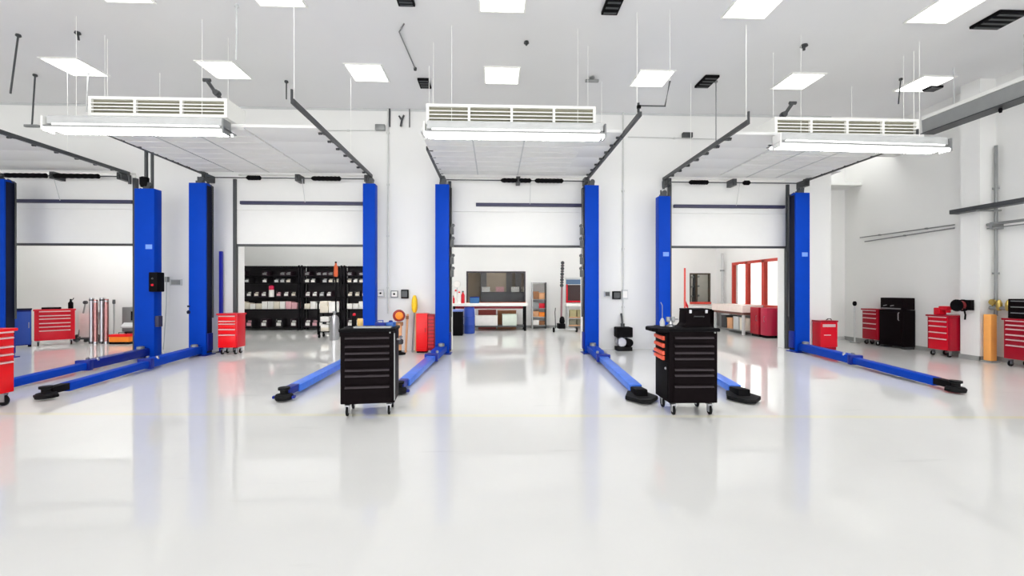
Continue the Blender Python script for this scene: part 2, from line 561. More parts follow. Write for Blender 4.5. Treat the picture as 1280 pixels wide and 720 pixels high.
# ------------------------------------------------------------------ lifts
def column(X, Y, w, top, tip, side, lab, smooth_arm, padlab, box_side=None, extra=None):
    """one blue lift column; the swing arm reaches from its foot to tip; side = direction its channel opens"""
    t = thing('lift_column', lab, 'car lift', (X, Y, 0))
    h = w / 2
    g = G()
    s = side
    # channel column, a dark plate standing in for its open side
    dp = .22
    g.box(-h, h, -dp / 2, dp / 2, .02, top)
    g.build('post', BLUE, t, bevel=.01)
    box(min(s * (h - .005), s * (h + .006)), max(s * (h - .005), s * (h + .006)), -dp / 2 + .035, dp / 2 - .012, .05, top - .05).build('channel_plate', NAVY, t)
    box(-h - .05, h + .05, -dp / 2 - .08, dp / 2 + .05, 0, .02).build('base_plate', BLUED, t)
    cxa, cxb = sorted((s * (h + .006), s * (h + .035)))
    G().box(cxa, cxb, -dp / 2 + .03, dp / 2 - .02, .1, .5).build('carriage', BLUED, t, bevel=.006)
    # rubber strip and hose beside the channel
    G().tube([(s * (h + .03), dp / 2 - .02, .85), (s * (h + .03), dp / 2 - .02, top - .05), (s * (h - .05), 0, top + .02)], .018, 8).build('hose', DGREY, t)
    # head fitting
    g = G().box(-.07, .07, -.06, .06, top - .02, top + .06)
    g.tube([(-.05, 0, top), (-.05, 0, top + .16)], .02, 8)
    g.lathe([(.06, -.03), (.06, .03)], (.03, 0, top + .1), 12, 'y')
    g.build('head_bracket', DGREY, t)
    # arm
    if tip:
        tx, ty = tip[0] - X, tip[1] - Y
        L = math.hypot(tx, ty)
        dx, dy = tx / L, ty / L
        z = .13
        am = BLUE if smooth_arm else BLUEL
        k1 = L * .48 if smooth_arm else L * .36
        g = G()
        if smooth_arm:
            g.bar((dx * .1, -.1, z), (dx * k1, dy * k1, z), .2, .17)
            a = g.build('arm', BLUED if smooth_arm == 2 else BLUE, t, bevel=.03)
        else:
            g.bar((dx * .1, -.1, z), (dx * k1, dy * k1, z), .24, .13)
            a = g.build('arm', BLUE, t, bevel=.012)
        k2 = L - .3
        G().bar((dx * (k1 - .25), dy * (k1 - .25), z - .01), (dx * k2, dy * k2, z - .03), .15 if smooth_arm else .17, .13 if smooth_arm else .1).build('arm_extension', am, a, bevel=.03 if smooth_arm else .01)
        # collar where the arm telescopes
        G().bar((dx * (k1 - .05), dy * (k1 - .05), z), (dx * (k1 + .05), dy * (k1 + .05), z), .23 if smooth_arm else .27, .19 if smooth_arm else .15).build('collar', BLUED, a, bevel=.015)
        g = G()
        for q in (-1, 1):
            bx, by = dx * (k1 - .2) - dy * q * .08, dy * (k1 - .2) + dx * q * .08
            g.lathe([(.03, 0), (.03, .05), (.018, .06)], (bx, by, z + .055), 10)
        g.build('bolt', CHROME, a)
        # pivot pin at the foot
        G().lathe([(.07, .02), (.07, .26), (.045, .27)], (dx * .08, -.22, 0), 14).build('pivot_pin', GREY, a)
        # lifting pad
        px, py = dx * L, dy * L
        if padlab == 'flat':
            nx, ny = -dy, dx
            poly = [(px + dx * .22 + nx * .06, py + dy * .22 + ny * .06), (px + dx * .22 - nx * .06, py + dy * .22 - ny * .06),
                    (px - nx * .22, py - ny * .22), (px - dx * .3 - nx * .12, py - dy * .3 - ny * .12),
                    (px - dx * .3 + nx * .12, py - dy * .3 + ny * .12), (px + nx * .22, py + ny * .22)]
            pd = G().prism(poly, .015, .07, axis='z').build('pad', RUB, a, bevel=.012)
            G().bar((px - dx * .3, py - dy * .3, .07), (px + dx * .02, py + dy * .02, .1), .16, .12).build('pad_bracket', BLACK, a, bevel=.02)
        else:
            g = G().lathe([(.05, .0), (.11, .01), (.12, .05), (.1, .08), (.05, .09), (.05, .13), (.075, .14), (.075, .17)], (px, py, .012), 18)
            g.build('pad', RUB, a)
            g = G().bar((px - dx * .34, py - dy * .34, z - .02), (px - dx * .02, py - dy * .02, z - .02), .13, .1)
            g.box(px - .15, px + .15, py - .03, py + .03, .03, .07)
            g.build('pad_bracket', BLACK if smooth_arm else BLUED, a, bevel=.015)
    return t


column(-10.85, 9.9, .46, 3.9, None, 1, 'blue lift column cut off at the left edge behind the red drawer cabinet', 1, '')
c182 = column(-7.68, 9.9, .42, 3.72, (-7.15, 6.2), -1, 'blue lift column with a black control box, its arm running behind the near red cabinet', 2, '')
c250 = column(-6.75, 10.2, .38, 3.93, (-6.12, 6.15), 1, 'blue lift column left of the thin blue pole, long round arm ending in a black pad', 1, '', extra='dark')
c463 = column(-2.9, 10.2, .28, 3.95, (-2.84, 5.95), -1, 'blue lift column rising behind the black tool cart topped with blue items', 0, '')
c554 = column(-1.22, 10.2, .32, 3.95, (-1.37, 6.25), 1, 'blue lift column beside the two tall red lockers', 0, '')
c740 = column(2.28, 10.15, .33, 3.95, (1.98, 5.75), -1, 'blue lift column whose arm ends in a wide flat black pad', 0, 'flat')
c828 = column(4.03, 10.2, .28, 3.72, (3.36, 5.7), 1, 'blue lift column rising behind the black cart with the orange-red side rack', 0, 'flat')
c1000 = column(7.36, 10.15, .35, 3.82, (6.68, 6.0), -1, 'blue lift column at the right, its arm pointing to the red cabinets by the right wall', 1, '', extra='dark')
# extras on single columns
b = box(.16, .34, -.2, .02, 1.45, 1.88).build('control_box', BLACK, c182, bevel=.02)
G().lathe([(.02, 0), (.02, -.015), (.012, -.02)], (.25, -.2, 1.74), 12, 'y').build('button', DGREY, b)
G().lathe([(.025, 0), (.025, -.02)], (.25, -.2, 1.6), 12, 'y').build('button', RED, b)
box(.22, .30, -.1, .02, .68, .92).build('switch_box', STRUT, c182, bevel=.01)
G().lathe([(.07, 3.82 - .05), (.09, 3.84), (.09, 3.98), (.05, 4.0)], (-.08, .0, 0), 14).build('motor', BLACK, c182)
G().tube([(.05, .05, 3.72), (.05, .05, 4.75)], .03, 8).tube([(-.08, .05, 3.9), (-.08, .05, 4.75)], .035, 8).build('riser_pipe', DGREY, c182)
for (c, x, z) in ((c182, .1, 2.45), (c828, .03, 2.35), (c1000, .05, 2.35)):
    box(x - .07, x + .07, -.114, -.11, z - .06, z + .04).build('sticker', mat('pale_blue_sticker', (110, 150, 220), .4), c)
for c, s in ((c740, -1), (c554, 1)):
    g = G()
    for z in (2.9, 2.6, 2.2, 1.9):
        g.box(min(s * .18, s * .26), max(s * .18, s * .26), -.06, .04, z - .1, z + .06)
        g.lathe([(.04, -.02), (.04, .02)], (s * .25, -.05, z + .1), 10, 'y')
    g.build('latch_gear', DGREY, c)
G().lathe([(.035, 0), (.045, .05), (.02, .08)], (-.19, -.1, .95), 12, 'z').lathe([(.03, 0), (.035, .04)], (-.19, -.1, 1.1), 12).build('valve', NAVY, c250)

# ------------------------------------------------------------------ hanging lights and louvred units over the doors
def batten(x0, x1, y, z, label, rz=0.0):
    cx = (x0 + x1) / 2
    w = (x1 - x0) / 2
    t = thing('hanging_light', label, 'light', (cx, y, z), rz, 'fluorescent lights over the bay doors')
    g = G()
    g.prism([(-.02, .09), (-.02, .20), (.0, .23), (.14, .23), (.16, .20), (.16, .09), (.12, .08), (.02, .08)], -w + .06, w - .04, axis='x')
    g.build('housing', LGREY, t, bevel=.006)
    G().tube([(-w + .14, .0, .085), (w - .1, .0, .085)], .024, 12).build('tube', TUBE, t)
    G().tube([(-w + .02, -.02, .0), (w - .02, -.02, .0)], .036, 12).build('tube', TUBE, t)
    box(-w, w, -.05, .3, .036, .056).build('reflector', GREY, t)
    box(-w + .05, w - .05, .03, .29, .024, .036).build('diffuser', DOWN, t)  # glowing strip added under the fixture to brighten the floor
    for s in (-1, 1):
        G().box(s * w - .03 * (s > 0), s * w + .03 * (s < 0), -.06, .15, -.03, .2).build('end_cap', GREY if s > 0 else WHITE, t, bevel=.01)
        G().tube([(s * w * .7, .08, .22), (s * w * .7, .08, CZ - z)], .004, 6).build('hanger', WHITE, t)
    return t


batten(-7.22, -4.38, 7.22, 4.07, 'hanging fluorescent light at the front edge of the left overhead door')
batten(-1.18, 1.87, 7.22, 4.08, 'hanging fluorescent light at the front edge of the middle overhead door')
batten(4.86, 8.08, 7.3, 3.98, 'hanging fluorescent light at the front edge of the right overhead door', R(2.5))


def louvre(x0, x1, y, z0, z1, groups, label):
    cx, w, h = (x0 + x1) / 2, (x1 - x0) / 2, z1 - z0
    t = thing('louvred_vent', label, 'vent', (cx, y, z0), 0, 'louvred vents over the bay doors')
    D = .55
    g = G().box(-w, w, .06, D, 0, h).box(-w, w, 0, .06, 0, .05).box(-w, w, 0, .06, h - .05, h).box(-w, -w + .05, 0, .06, .05, h - .05).box(w - .05, w, 0, .06, .05, h - .05)
    g.build('housing', WHITE, t)
    box(-w + .05, w - .05, .045, .06, .05, h - .05).build('backing', OLIVE, t)
    n = 4
    for k in range(n - 1):
        z = .05 + (h - .1) * (k + 1) / n
        G().prism([(.0, z - .018), (.0, z), (.04, z + .02), (.044, z + .004)], -w + .05, w - .05, axis='x').build('slat', WHITE, t)
    for k in range(1, groups):
        x = -w + 2 * w * k / groups
        box(x - .022, x + .022, -.005, .045, .05, h - .05).build('divider', WHITE, t)
    for s in (-1, 1):
        G().tube([(s * (w - .1), .2, h), (s * (w - .1), .2, CZ - z0)], .004, 6).build('hanger', WHITE, t)
    return t


l1 = louvre(-6.9, -4.6, 7.62, 4.46, 4.79, 3, 'white louvred vent box above the left overhead door')
l2 = louvre(-1.2, 1.8, 7.62, 4.40, 4.76, 4, 'white louvred vent box above the middle overhead door')
l3 = louvre(5.12, 7.86, 7.7, 4.32, 4.66, 4, 'white louvred vent box above the right overhead door')


def clampset(t, x, z, f):
    g = G()
    g.tube([(x, .1, z), (x - f * .1, .08, z + .14), (x - f * .2, .05, z + .3)], .03, 8)
    g.lathe([(.05, -.05), (.06, 0), (.05, .05)], (x - f * .06, .1, z + .1), 10, 'y')
    g.lathe([(.03, -.06), (.03, .06)], (x - f * .2, .05, z + .3), 10, 'x')
    g.build('clamp', DGREY, t)


clampset(l1, .98, .36, 1)
clampset(l3, -1.2, .32, -1)

# ------------------------------------------------------------------ ceiling lights
def panel(x, y, label, sx=.68, sy=.66, proto=[None]):
    if proto[0] is None:
        t = thing('ceiling_light', label, 'light', (x, y, CZ), 0, 'square light panels in the ceiling')
        h, k = sx / 2, sy / 2
        G().box(-h - .03, -h, -k - .03, k + .03, -.02, 0).box(h, h + .03, -k - .03, k + .03, -.02, 0).box(-h, h, -k - .03, -k, -.02, 0).box(-h, h, k, k + .03, -.02, 0).build('frame', WHITE, t)
        box(-h, h, -k, k, -.012, 0).build('diffuser', TILE, t)
        proto[0] = t
        return t
    return dup(proto[0], (x, y, CZ), 0, label)


ordn = ['leftmost', 'second from the left', 'third from the left', 'middle one', 'third from the right', 'second from the right', 'rightmost']
for k, x in enumerate((-8.35, -5.45, -2.6, .15, 3.3, 6.45, 9.25)):
    panel(x, 8.95, 'square ceiling light in the far row, %s of seven' % ordn[k])
ordA = ['leftmost', 'second from the left', 'middle one', 'second from the right', 'rightmost']
for k, x in enumerate((-5.6, -3.3, .12, 4.05, 7.15)):
    panel(x, 6.55, 'square ceiling light cut by the top of the picture, %s of five' % ordA[k])
n = 0
for y in (4.4, 2.2, 0, -2.2, -5, -8.4):  # unseen rows, partly added to brighten the near floor
    for x in (-12.2, -8.35, -5.45, -2.6, .15, 3.3, 6.45, 9.25):
        panel(x, y, 'unseen square ceiling light over the near floor, rows partly added as fill')
def rear_fill_panel(x, y, label, proto=[None]):  # unseen panels added to brighten the rooms behind the bays
    if proto[0] is None:
        t = thing('ceiling_light', label, 'light', (x, y, 4.6), 0, 'added unseen light panels behind the bays')
        box(-.5, .5, -.5, .5, -.02, 0).build('frame', WHITE, t)
        box(-.47, .47, -.47, .47, -.026, -.02).build('diffuser', TILE_R, t)
        proto[0] = t
        return t
    return dup(proto[0], (x, y, 4.6), 0, label)


for y in (12.3, 15.0):
    for x in (-7.4, -4.4, -1.2, 1.6, 4.4, 7.2):
        rear_fill_panel(x, y, 'unseen ceiling light added to brighten the workshop behind the doors')
panel(9.7, 6.55, 'unseen ceiling light added past the right edge to brighten the right wall')  # unseen panels added to brighten the right wall
panel(9.7, 4.4, 'unseen ceiling light added past the right edge to brighten the right wall')
rear_fill_panel(-12.4, 12.0, 'unseen ceiling light added to brighten the room behind the leftmost opening')  # unseen, added to lift the back wall of the left room
rear_fill_panel(-10.9, 12.1, 'unseen ceiling light added to brighten the room behind the leftmost opening')
rear_fill_panel(-9.6, 12.0, 'unseen ceiling light added to brighten the room behind the leftmost opening')
panel(-12.2, 8.95, 'square ceiling light out of view past the left edge')

for x, y, z, lab in ((9.6, 11.5, CZ, 'unseen ceiling light added in the alcove right of the bays'), (.1, RY + .9, 3.0, 'unseen ceiling light added in the office behind the dark framed window'),
                     (8.3, RY + .6, 3.0, 'unseen ceiling light added in the office behind the small bronze window')):
    t = thing('ceiling_light', lab, 'light', (x, y, z), 0, 'added unseen light panels behind the bays')  # unseen lamps added to brighten the alcove and both offices
    k = 1.9 if y < 12 else 1
    box(-.33 * k, .33 * k, -.33, .33, -.02, 0).build('frame', WHITE, t)
    box(-.3 * k, .3 * k, -.3, .3, -.026, -.02).build('diffuser', TILE_D if k == 1 else TILE_A, t)

# black boxes on the ceiling
def ceiling_box(x, y, sx, sy, label):
    t = thing('ceiling_speaker', label, 'ceiling fitting', (x, y, CZ), 0, 'black fittings on the ceiling')
    G().box(-sx / 2, sx / 2, -sy / 2, sy / 2, -.05, 0).build('housing', BLACK, t, bevel=.01)
    g = G()
    for k in range(4):
        yy = -sy / 2 + sy * (k + .5) / 4
        g.box(-sx / 2 + .03, sx / 2 - .03, yy - .02, yy + .02, -.06, -.05)
    g.build('grille', DGREY, t)


ceiling_box(-1.36, 6.62, .26, .3, 'black ceiling fitting left of the middle near-row light, cut by the top edge')
ceiling_box(-1.5, 9.32, .24, .4, 'black ceiling fitting just above the left end of the middle louvred vent')
ceiling_box(1.83, 6.6, .26, .5, 'black ceiling fitting right of the middle near-row light, cut by the top edge')
ceiling_box(4.5, 9.0, .3, .5, 'black ceiling fitting between two far-row lights right of the middle bay')
ceiling_box(8.25, 6.75, .5, .45, 'long black ceiling fitting at the upper right corner of the picture')
ceiling_box(9.6, 9.1, .3, .2, 'small black ceiling fitting beside the rightmost far-row light')


def hang(name, label, cat, p, q, r, m, bit=None, bend=None):
    """a thin thing hanging from p (at the ceiling) down to q"""
    p, q = Vector(p), Vector(q)
    t = thing(name, label, cat, p)
    d = q - p
    pts = [(0, 0, 0)] + ([tuple(bend)] if bend else []) + [tuple(d)]
    G().tube(pts, r, 8).build('rod', m, t)
    G().lathe([(r * 2.5, -.0), (r * 3, -.03), (r * 1.5, -.05)], (0, 0, 0), 12).build('ceiling_cup', m, t)
    if bit == 'bar':
        G().box(d.x - .14, d.x + .14, d.y - .03, d.y + .03, d.z - .05, d.z).build('end_bar', GREY, t, bevel=.008)
    return t


pt = onz(23, 43, CZ)
hang('hanging_rod', 'thin dark rod hanging from the ceiling near the left edge', 'rod', pt, at(13, 117, pt.y), .014, DGREY)
pt = onz(44, 93, CZ)
hang('hanging_rod', 'thin rod with a small grey bar at its foot, left of the left louvred vent', 'rod', pt, at(40, 156, pt.y), .014, DGREY, 'bar')
pt = onz(110, 90, CZ)
hang('hanging_rod', 'pale thin rod hanging in front of the leftmost far-row light', 'rod', pt, at(108, 140, pt.y), .012, LGREY)
pt = onz(97, 40, CZ)
hang('sprinkler_head', 'small dark sprinkler stub on the ceiling at the upper left', 'sprinkler', pt, pt + Vector((.02, 0, -.14)), .016, DGREY)
pt = onz(296, 6, CZ)
hang('hanging_rod', 'pale thin rod dropping beside the far-row light left of the middle bay', 'rod', pt, at(295, 75, pt.y), .012, LGREY)
pt = onz(358, 101, CZ)
hang('hanging_rod', 'short dark rod hanging above the right track of the left bay', 'rod', pt, at(358, 124, pt.y), .014, DGREY)
pt = onz(503, 31, CZ)
e = at(519, 86, pt.y + 2)
t = thing('ceiling_cable', 'thin kinked cable running across the ceiling left of the middle bay', 'cable', (0, 0, 0))
a, b, c = onz(505, 30, CZ - .02), onz(499, 40, CZ - .02), onz(519, 86, CZ - .02)
t.location = a
G().tube([(0, 0, 0), tuple(b - a), tuple(c - a)], .012, 8).build('cable', GREY, t)
G().lathe([(.03, .02), (.03, -.03)], tuple(c - a), 10).build('end_fitting', DGREY, t)
pt = onz(658, 52, CZ)
hang('sprinkler_head', 'tiny dark sprinkler stub on the ceiling above the middle louvred vent', 'sprinkler', pt, pt + Vector((0, 0, -.07)), .016, DGREY)
pt = onz(740, 96, CZ)
hang('hanging_sensor', 'small grey bar sensor on the ceiling above the right end of the middle vent', 'sensor', pt, pt + Vector((0, 0, -.06)), .02, GREY, 'bar')
pt = onz(1005, 56, CZ)
hang('sprinkler_head', 'dark sprinkler stub on the ceiling between the two rows above the right bay', 'sprinkler', pt, pt + Vector((0, 0, -.1)), .022, DGREY)
pt = onz(1126, 98, CZ)
hang('hanging_rod', 'thin rod hanging by the rightmost far-row light', 'rod', pt, at(1123, 130, pt.y), .012, DGREY)
pt = onz(895, 101, CZ)
hang('hanging_rod', 'thin grey rod hanging below the black ceiling fitting right of the middle bay', 'rod', pt, at(895, 182, pt.y), .012, GREY)

# grey trough hung along the right wall
t = thing('hanging_trough', 'long grey metal trough hanging below the ceiling along the right wall', 'duct', (9.2, 6.6, 4.8))
g = G()
g.prism([(-.14, .3), (-.12, .02), (.12, .02), (.14, .3), (.12, .3), (.1, .04), (-.1, .04), (-.12, .3)], -4.2, 2.2, axis='y')
g.prism([(-.14, .3), (-.12, .02), (.12, .02), (.14, .3)], 2.2, 2.22, axis='y')
g.build('trough', mat('trough_steel', (150, 152, 152), .45, .3), t)
box(-.15, .15, -4.2, 2.24, .0, .02).build('bottom_rail', DGREY, t)
box(-.16, -.14, -4.2, 2.2, .29, .36).build('lip', WHITE, t)
for y in (1.7, .55, -1.5):
    G().tube([(0, y, .02), (0, y, CZ - 4.8)], .01, 6).build('hanger', LGREY, t)
for y in (.9,):
    G().lathe([(.02, -.05), (.03, 0), (.02, .05)], (.0, y, -.03), 10).build('hook', BLACK, t)

# ------------------------------------------------------------------ pipes and plates on the walls
def pipe(name, label, cat, pts, r, m, group=None):
    pts = [Vector(p) for p in pts]
    t = thing(name, label, cat, pts[0], 0, group)
    G().tube([tuple(p - pts[0]) for p in pts], r, 10).build('pipe', m, t)
    g = G()
    for a, b in zip(pts, pts[1:]):
        n = max(1, int((b - a).length / 1.2))
        for k in range(n):
            c = a + (b - a) * ((k + .5) / n) - pts[0]
            g.box(c.x - r - .012, c.x + r + .012, c.y - r - .006, c.y + r + .01, c.z - .02, c.z + .02)
    g.build('clip', m, t)
    return t


CWY = WY - .03
PGREY = mat('pale_conduit', (206, 207, 205), .45, .1)
pipe('conduit', 'white vertical conduit on the wall between the left and middle bays', 'pipe', [at(485, 134, CWY), at(485, 392, CWY)], .02, PGREY)
pipe('conduit', 'vertical conduit on the wall between the middle and right bays', 'pipe', [at(779, 130, CWY), at(779, 420, CWY)], .02, PGREY)
pipe('conduit', 'thin horizontal conduit high on the wall left of the middle bay', 'pipe', [at(330, 163, CWY), at(470, 163, CWY)], .012, PGREY)
pipe('conduit', 'thin horizontal conduit high on the wall right of the middle bay', 'pipe', [at(785, 171, CWY), at(900, 174, CWY)], .012, PGREY)


def wallbox(name, label, cat, px0, px1, py0, py1, d, m, y=WY, face=None, knobs=None):
    a, b = at(px0, py1, y), at(px1, py0, y)
    t = thing(name, label, cat, ((a.x + b.x) / 2, y, a.z))
    w, h = (b.x - a.x) / 2, b.z - a.z
    box(-w, w, -d, 0, 0, h).build('case', m, t, bevel=min(.01, d / 4))
    if face:
        box(-w * .75, w * .75, -d - .006, -d, h * .15, h * .85).build('cover', face, t)
    if knobs:
        for k in range(knobs):
            x = -w + 2 * w * (k + .5) / knobs
            G().lathe([(w * .3, 0), (w * .25, -.03)], (x, -d, h * .5), 10, 'y').build('socket', BLACK, t)
    return t


wallbox('bracket_lamp', 'small grey wall lamp on the high conduit left of the middle bay', 'lamp', 470, 482, 157, 164, .1, GREY)
wallbox('bracket_lamp', 'small dark wall lamp on the high conduit right of the middle bay', 'lamp', 852, 864, 167, 173, .1, DGREY)
t = wallbox('wall_bracket', 'dark bracket high on the wall between the left and middle bays', 'bracket', 487, 514, 131, 136, .12, DGREY)
a = at(487, 160, WY)
G().box(-.27, -.24, -.04, 0, -.45, 0).box(.22, .235, -.04, 0, -.45, 0).build('arm', DGREY, t)
G().tube([(.02, -.06, -.45), (.05, -.07, -.3), (.1, -.07, -.18)], .025, 8).tube([(.05, -.07, -.3), (-.02, -.07, -.2)], .022, 8).build('hook', DGREY, t)
wallbox('wall_socket', 'black socket box on the wall above the yellow mop', 'socket', 502, 511, 362, 373, .08, BLACK, face=DGREY)
wallbox('wall_socket', 'grey double socket left of the black socket near the yellow mop', 'socket', 489, 498, 363, 372, .06, GREY, face=PAPER, knobs=1)
wallbox('wall_socket', 'grey socket low on the conduit behind the black cart with blue items', 'socket', 472, 481, 362, 371, .06, LGREY, face=PAPER, knobs=1)
wallbox('wall_socket', 'black socket box on the wall left of the conduit by the right bay', 'socket', 765, 775, 364, 374, .08, BLACK, face=DGREY)
wallbox('wall_socket', 'light grey socket left of the black socket by the right bay', 'socket', 755, 762, 364, 371, .06, LGREY, face=DGREY)
wallbox('wall_socket', 'pale valve box on the conduit right of the black socket', 'socket', 777, 784, 362, 374, .07, LGREY, face=PAPER)
wallbox('wall_plaque', 'grey notice plate on the wall between the two left lift columns', 'sign', 213, 228, 349, 357, .02, LGREY, face=GREY)
# hose left of the plaque
p0 = at(208, 351, WY - .06)
t = thing('air_hose', 'thin pale hose hanging down the wall beside the grey notice plate', 'hose', p0)
pts = [at(208, 351, WY - .06), at(208, 380, WY - .06), at(206, 410, WY - .07), at(204, 437, WY - .08)]
G().tube([tuple(q - p0) for q in pts], .012, 8).build('hose', LGREY, t)
box(-.03, .03, -.02, .06, -.03, .1).build('valve', GREY, t, bevel=.01)

# low power unit on the conduit
a = at(779, 450, WY - .2)
t = thing('power_unit', 'black and silver power unit at the foot of the wall conduit beside the middle bay', 'machine', (a.x, WY - .2, 0))
box(-.19, .19, -.14, .12, .0, .1).build('base', RUB, t, bevel=.015)
box(-.2, .2, -.15, .14, .33, .58).build('motor_cover', BLACK, t, bevel=.03)
G().lathe([(.1, -.16), (.12, -.14), (.12, .1)], (-.07, 0, .22), 16, 'y').build('pump', CHROME, t)
G().lathe([(.08, -.16), (.1, -.14), (.1, .1)], (.11, 0, .2), 16, 'y').build('filter', BLACK, t)
G().tube([(0, .05, .58), (0, .1, .75), (0, .16, .9)], .025, 8).lathe([(.05, .58), (.05, .66)], (0, .05, 0), 12).build('outlet', DGREY, t)

# right wall services
XW = XR - .03
def rw(px, py, X=XW):
    """a point on a plane of constant X"""
    u = (px - 640) / F
    v = (362 - py) / F
    t = X / (u * cs + sn)
    return Vector((X, t * (cs - u * sn), H + v * t))


for k, (p, q, lab) in enumerate((((1075, 297), (1193, 281), 'upper of the two thin pipes running along the right wall to the pilaster'),
                                 ((1081, 302), (1193, 285), 'lower of the two thin pipes running along the right wall to the pilaster'))):
    pipe('wall_pipe', lab, 'pipe', [rw(*p), rw(*q)], .014, GREY)
a = rw(1192, 268, 10.1); b = rw(1290, 249, 10.1)
t = thing('cable_tray', 'dark cable tray fixed along the right wall in front of the pilaster', 'cable tray', (10.1, a.y, a.z))
L_ = b.y - a.y - 2.5
g = G().box(-.1, .1, L_, .0, 0, .015).box(-.1, -.085, L_, 0, .015, .09).box(.085, .1, L_, 0, .015, .09)
g.build('tray', DGREY, t)
for k in range(3):
    G().tube([(-.05 + .05 * k, L_, .05), (-.05 + .05 * k, 0, .05)], .018, 8).build('cable', GREY, t)
for k in range(6):
    y = -.55 - .8 * k
    box(-.1, .41, y - .02, y + .02, -.03, 0).build('bracket', GREY, t)
# pipes behind the pilaster
for px, X, lab in ((1236, XW - .06, 'left one of the two grey pipes running down the right wall beside the pilaster'), (1245, XW - .06, 'right one of the two grey pipes running down the right wall beside the pilaster')):
    a = rw(px, 182, X); b = rw(px + 3, 374, X)
    pipe('wall_pipe', lab, 'pipe', [(X, a.y, a.z), (X, a.y, .95)], .028, GREY)
a = rw(1234, 281, 10.3); b = rw(1290, 270, 10.3)
t = thing('wall_pipe', 'grey rail pipe running along the right wall under the cable tray', 'pipe', a)
G().tube([(0, 0, 0), (0, b.y - a.y - 2, 0)], .03, 10).tube([(0, 0, -.08), (0, b.y - a.y - 2, -.08)], .012, 8).build('pipe', GREY, t)
for y in (-.1, -1.0):
    box(-.02, .24, y, y + .04, -.1, .04).build('bracket', GREY, t)
# orange post and valves by the pilaster
a = rw(1238, 443, 10.25)
t = thing('guard_post', 'pale orange upright guard post at the right wall beside the pilaster', 'post', (10.25, 8.54, 0))
box(-.07, .07, -.07, .07, .03, .99).build('post', AMBER, t, bevel=.02)
box(-.1, .1, -.1, .1, 0, .03).build('base_plate', KERB, t)
t = thing('valve_set', 'brass and grey valves on the pipes above the orange post', 'valve', (XW - .16, 8.42, 1.12))
G().tube([(0, -.2, 0), (0, .2, 0)], .04, 10).build('manifold', GREY, t)
for y in (-.12, .04):
    G().lathe([(.03, -.1), (.05, -.06), (.05, .05), (.02, .12)], (0, y, .05), 12).build('valve', BRASS, t)
G().lathe([(.06, -.02), (.06, .02)], (0, .16, .12), 14, 'x').lathe([(.015, 0), (.015, .12)], (0, .16, 0), 8).build('hand_wheel', BRASS, t)

# ------------------------------------------------------------------ tool cabinets and carts
def caster(t, x, y, r=.06, m=RUB):
    g = G().box(x - .03, x + .03, y - .03, y + .03, 2 * r + .005, 2 * r + .02)
    g.bar((x, y, 2 * r + .01), (x + .02, y - .02, r), .012, .03)
    g.box(x - .022, x - .016, y - .03, y + .03, r * .7, 2 * r + .01).box(x + .016, x + .022, y - .03, y + .03, r * .7, 2 * r + .01)
    c = g.build('caster', CHROME, t)
    G().lathe([(r * .3, -.014), (r * .8, -.014), (r, -.01), (r, .01), (r * .8, .014), (r * .3, .014)], (x, y, r), 16, 'x').build('wheel', m, c)


def cabinet(name, label, w, d, h, loc, rz, bm, dm, hm, drawers, z0=.14, top=None, lip=.02, group=None, side_margin=.05, cr=.055, handle='strip'):
    """roller cabinet, front towards local -Y; drawers = list of (z_low, z_high) as fractions of the body"""
    t = thing(name, label, 'tool cabinet', loc, rz, group)
    hw = w / 2
    B = h - z0
    box(-hw, hw, .012, d, z0, h - .035).build('body', bm, t, bevel=.012)
    box(-hw - lip, hw + lip, -lip, d + lip, h - .04, h).build('top', top or bm, t, bevel=.012)
    for a, b in drawers:
        za, zb = z0 + B * a, z0 + B * b
        dr = box(-hw + side_margin, hw - side_margin, -.004, .02, za + .004, zb - .004).build('drawer', dm, t, bevel=.004)
        if handle == 'strip':
            G().prism([(-.03, zb - .02), (-.034, zb - .03), (-.01, zb - .036), (-.004, zb - .012), (-.01, zb - .01)], -hw + side_margin + .01, hw - side_margin - .01, axis='x').build('handle', hm, dr)
        elif handle == 'bar':
            G().tube([(-hw * .6, -.03, (za + zb) / 2), (hw * .6, -.03, (za + zb) / 2)], .01, 8).build('handle', hm, dr)
    for sx in (-1, 1):
        for y in (.07, d - .07):
            caster(t, sx * (hw - .07), y, cr)
    return t


def split(*z):
    return list(zip(z, z[1:]))


HND = mat('dark_handle_strip', (66, 60, 63), .45, .0, spec=.1)
HSIL = mat('silver_handle', (225, 205, 205), .3, .4)
DRW = split(0.0, .25, .40, .475, .62, .70, .79, .90)
# near cart 1
cart1 = cabinet('tool_cart', 'black seven-drawer tool cart carrying blue items and a tan cup, left of centre', .62, .46, 1.04, (-1.5, 5.16, 0), R(6), BLACKP, BLACKP, HND, DRW, z0=.15, top=BLACK, lip=.015)
box(.304, .314, .0, .03, .18, .98).build('corner_strip', GREY, cart1)
G().tube([(.33, .08, .9), (.36, .1, .9), (.36, .36, .9), (.33, .38, .9)], .012, 8).build('push_handle', CHROME, cart1)
G().lathe([(.009, -.01), (.009, .004)], (.26, -.004, .99), 10, 'y').build('lock', GREY, cart1)
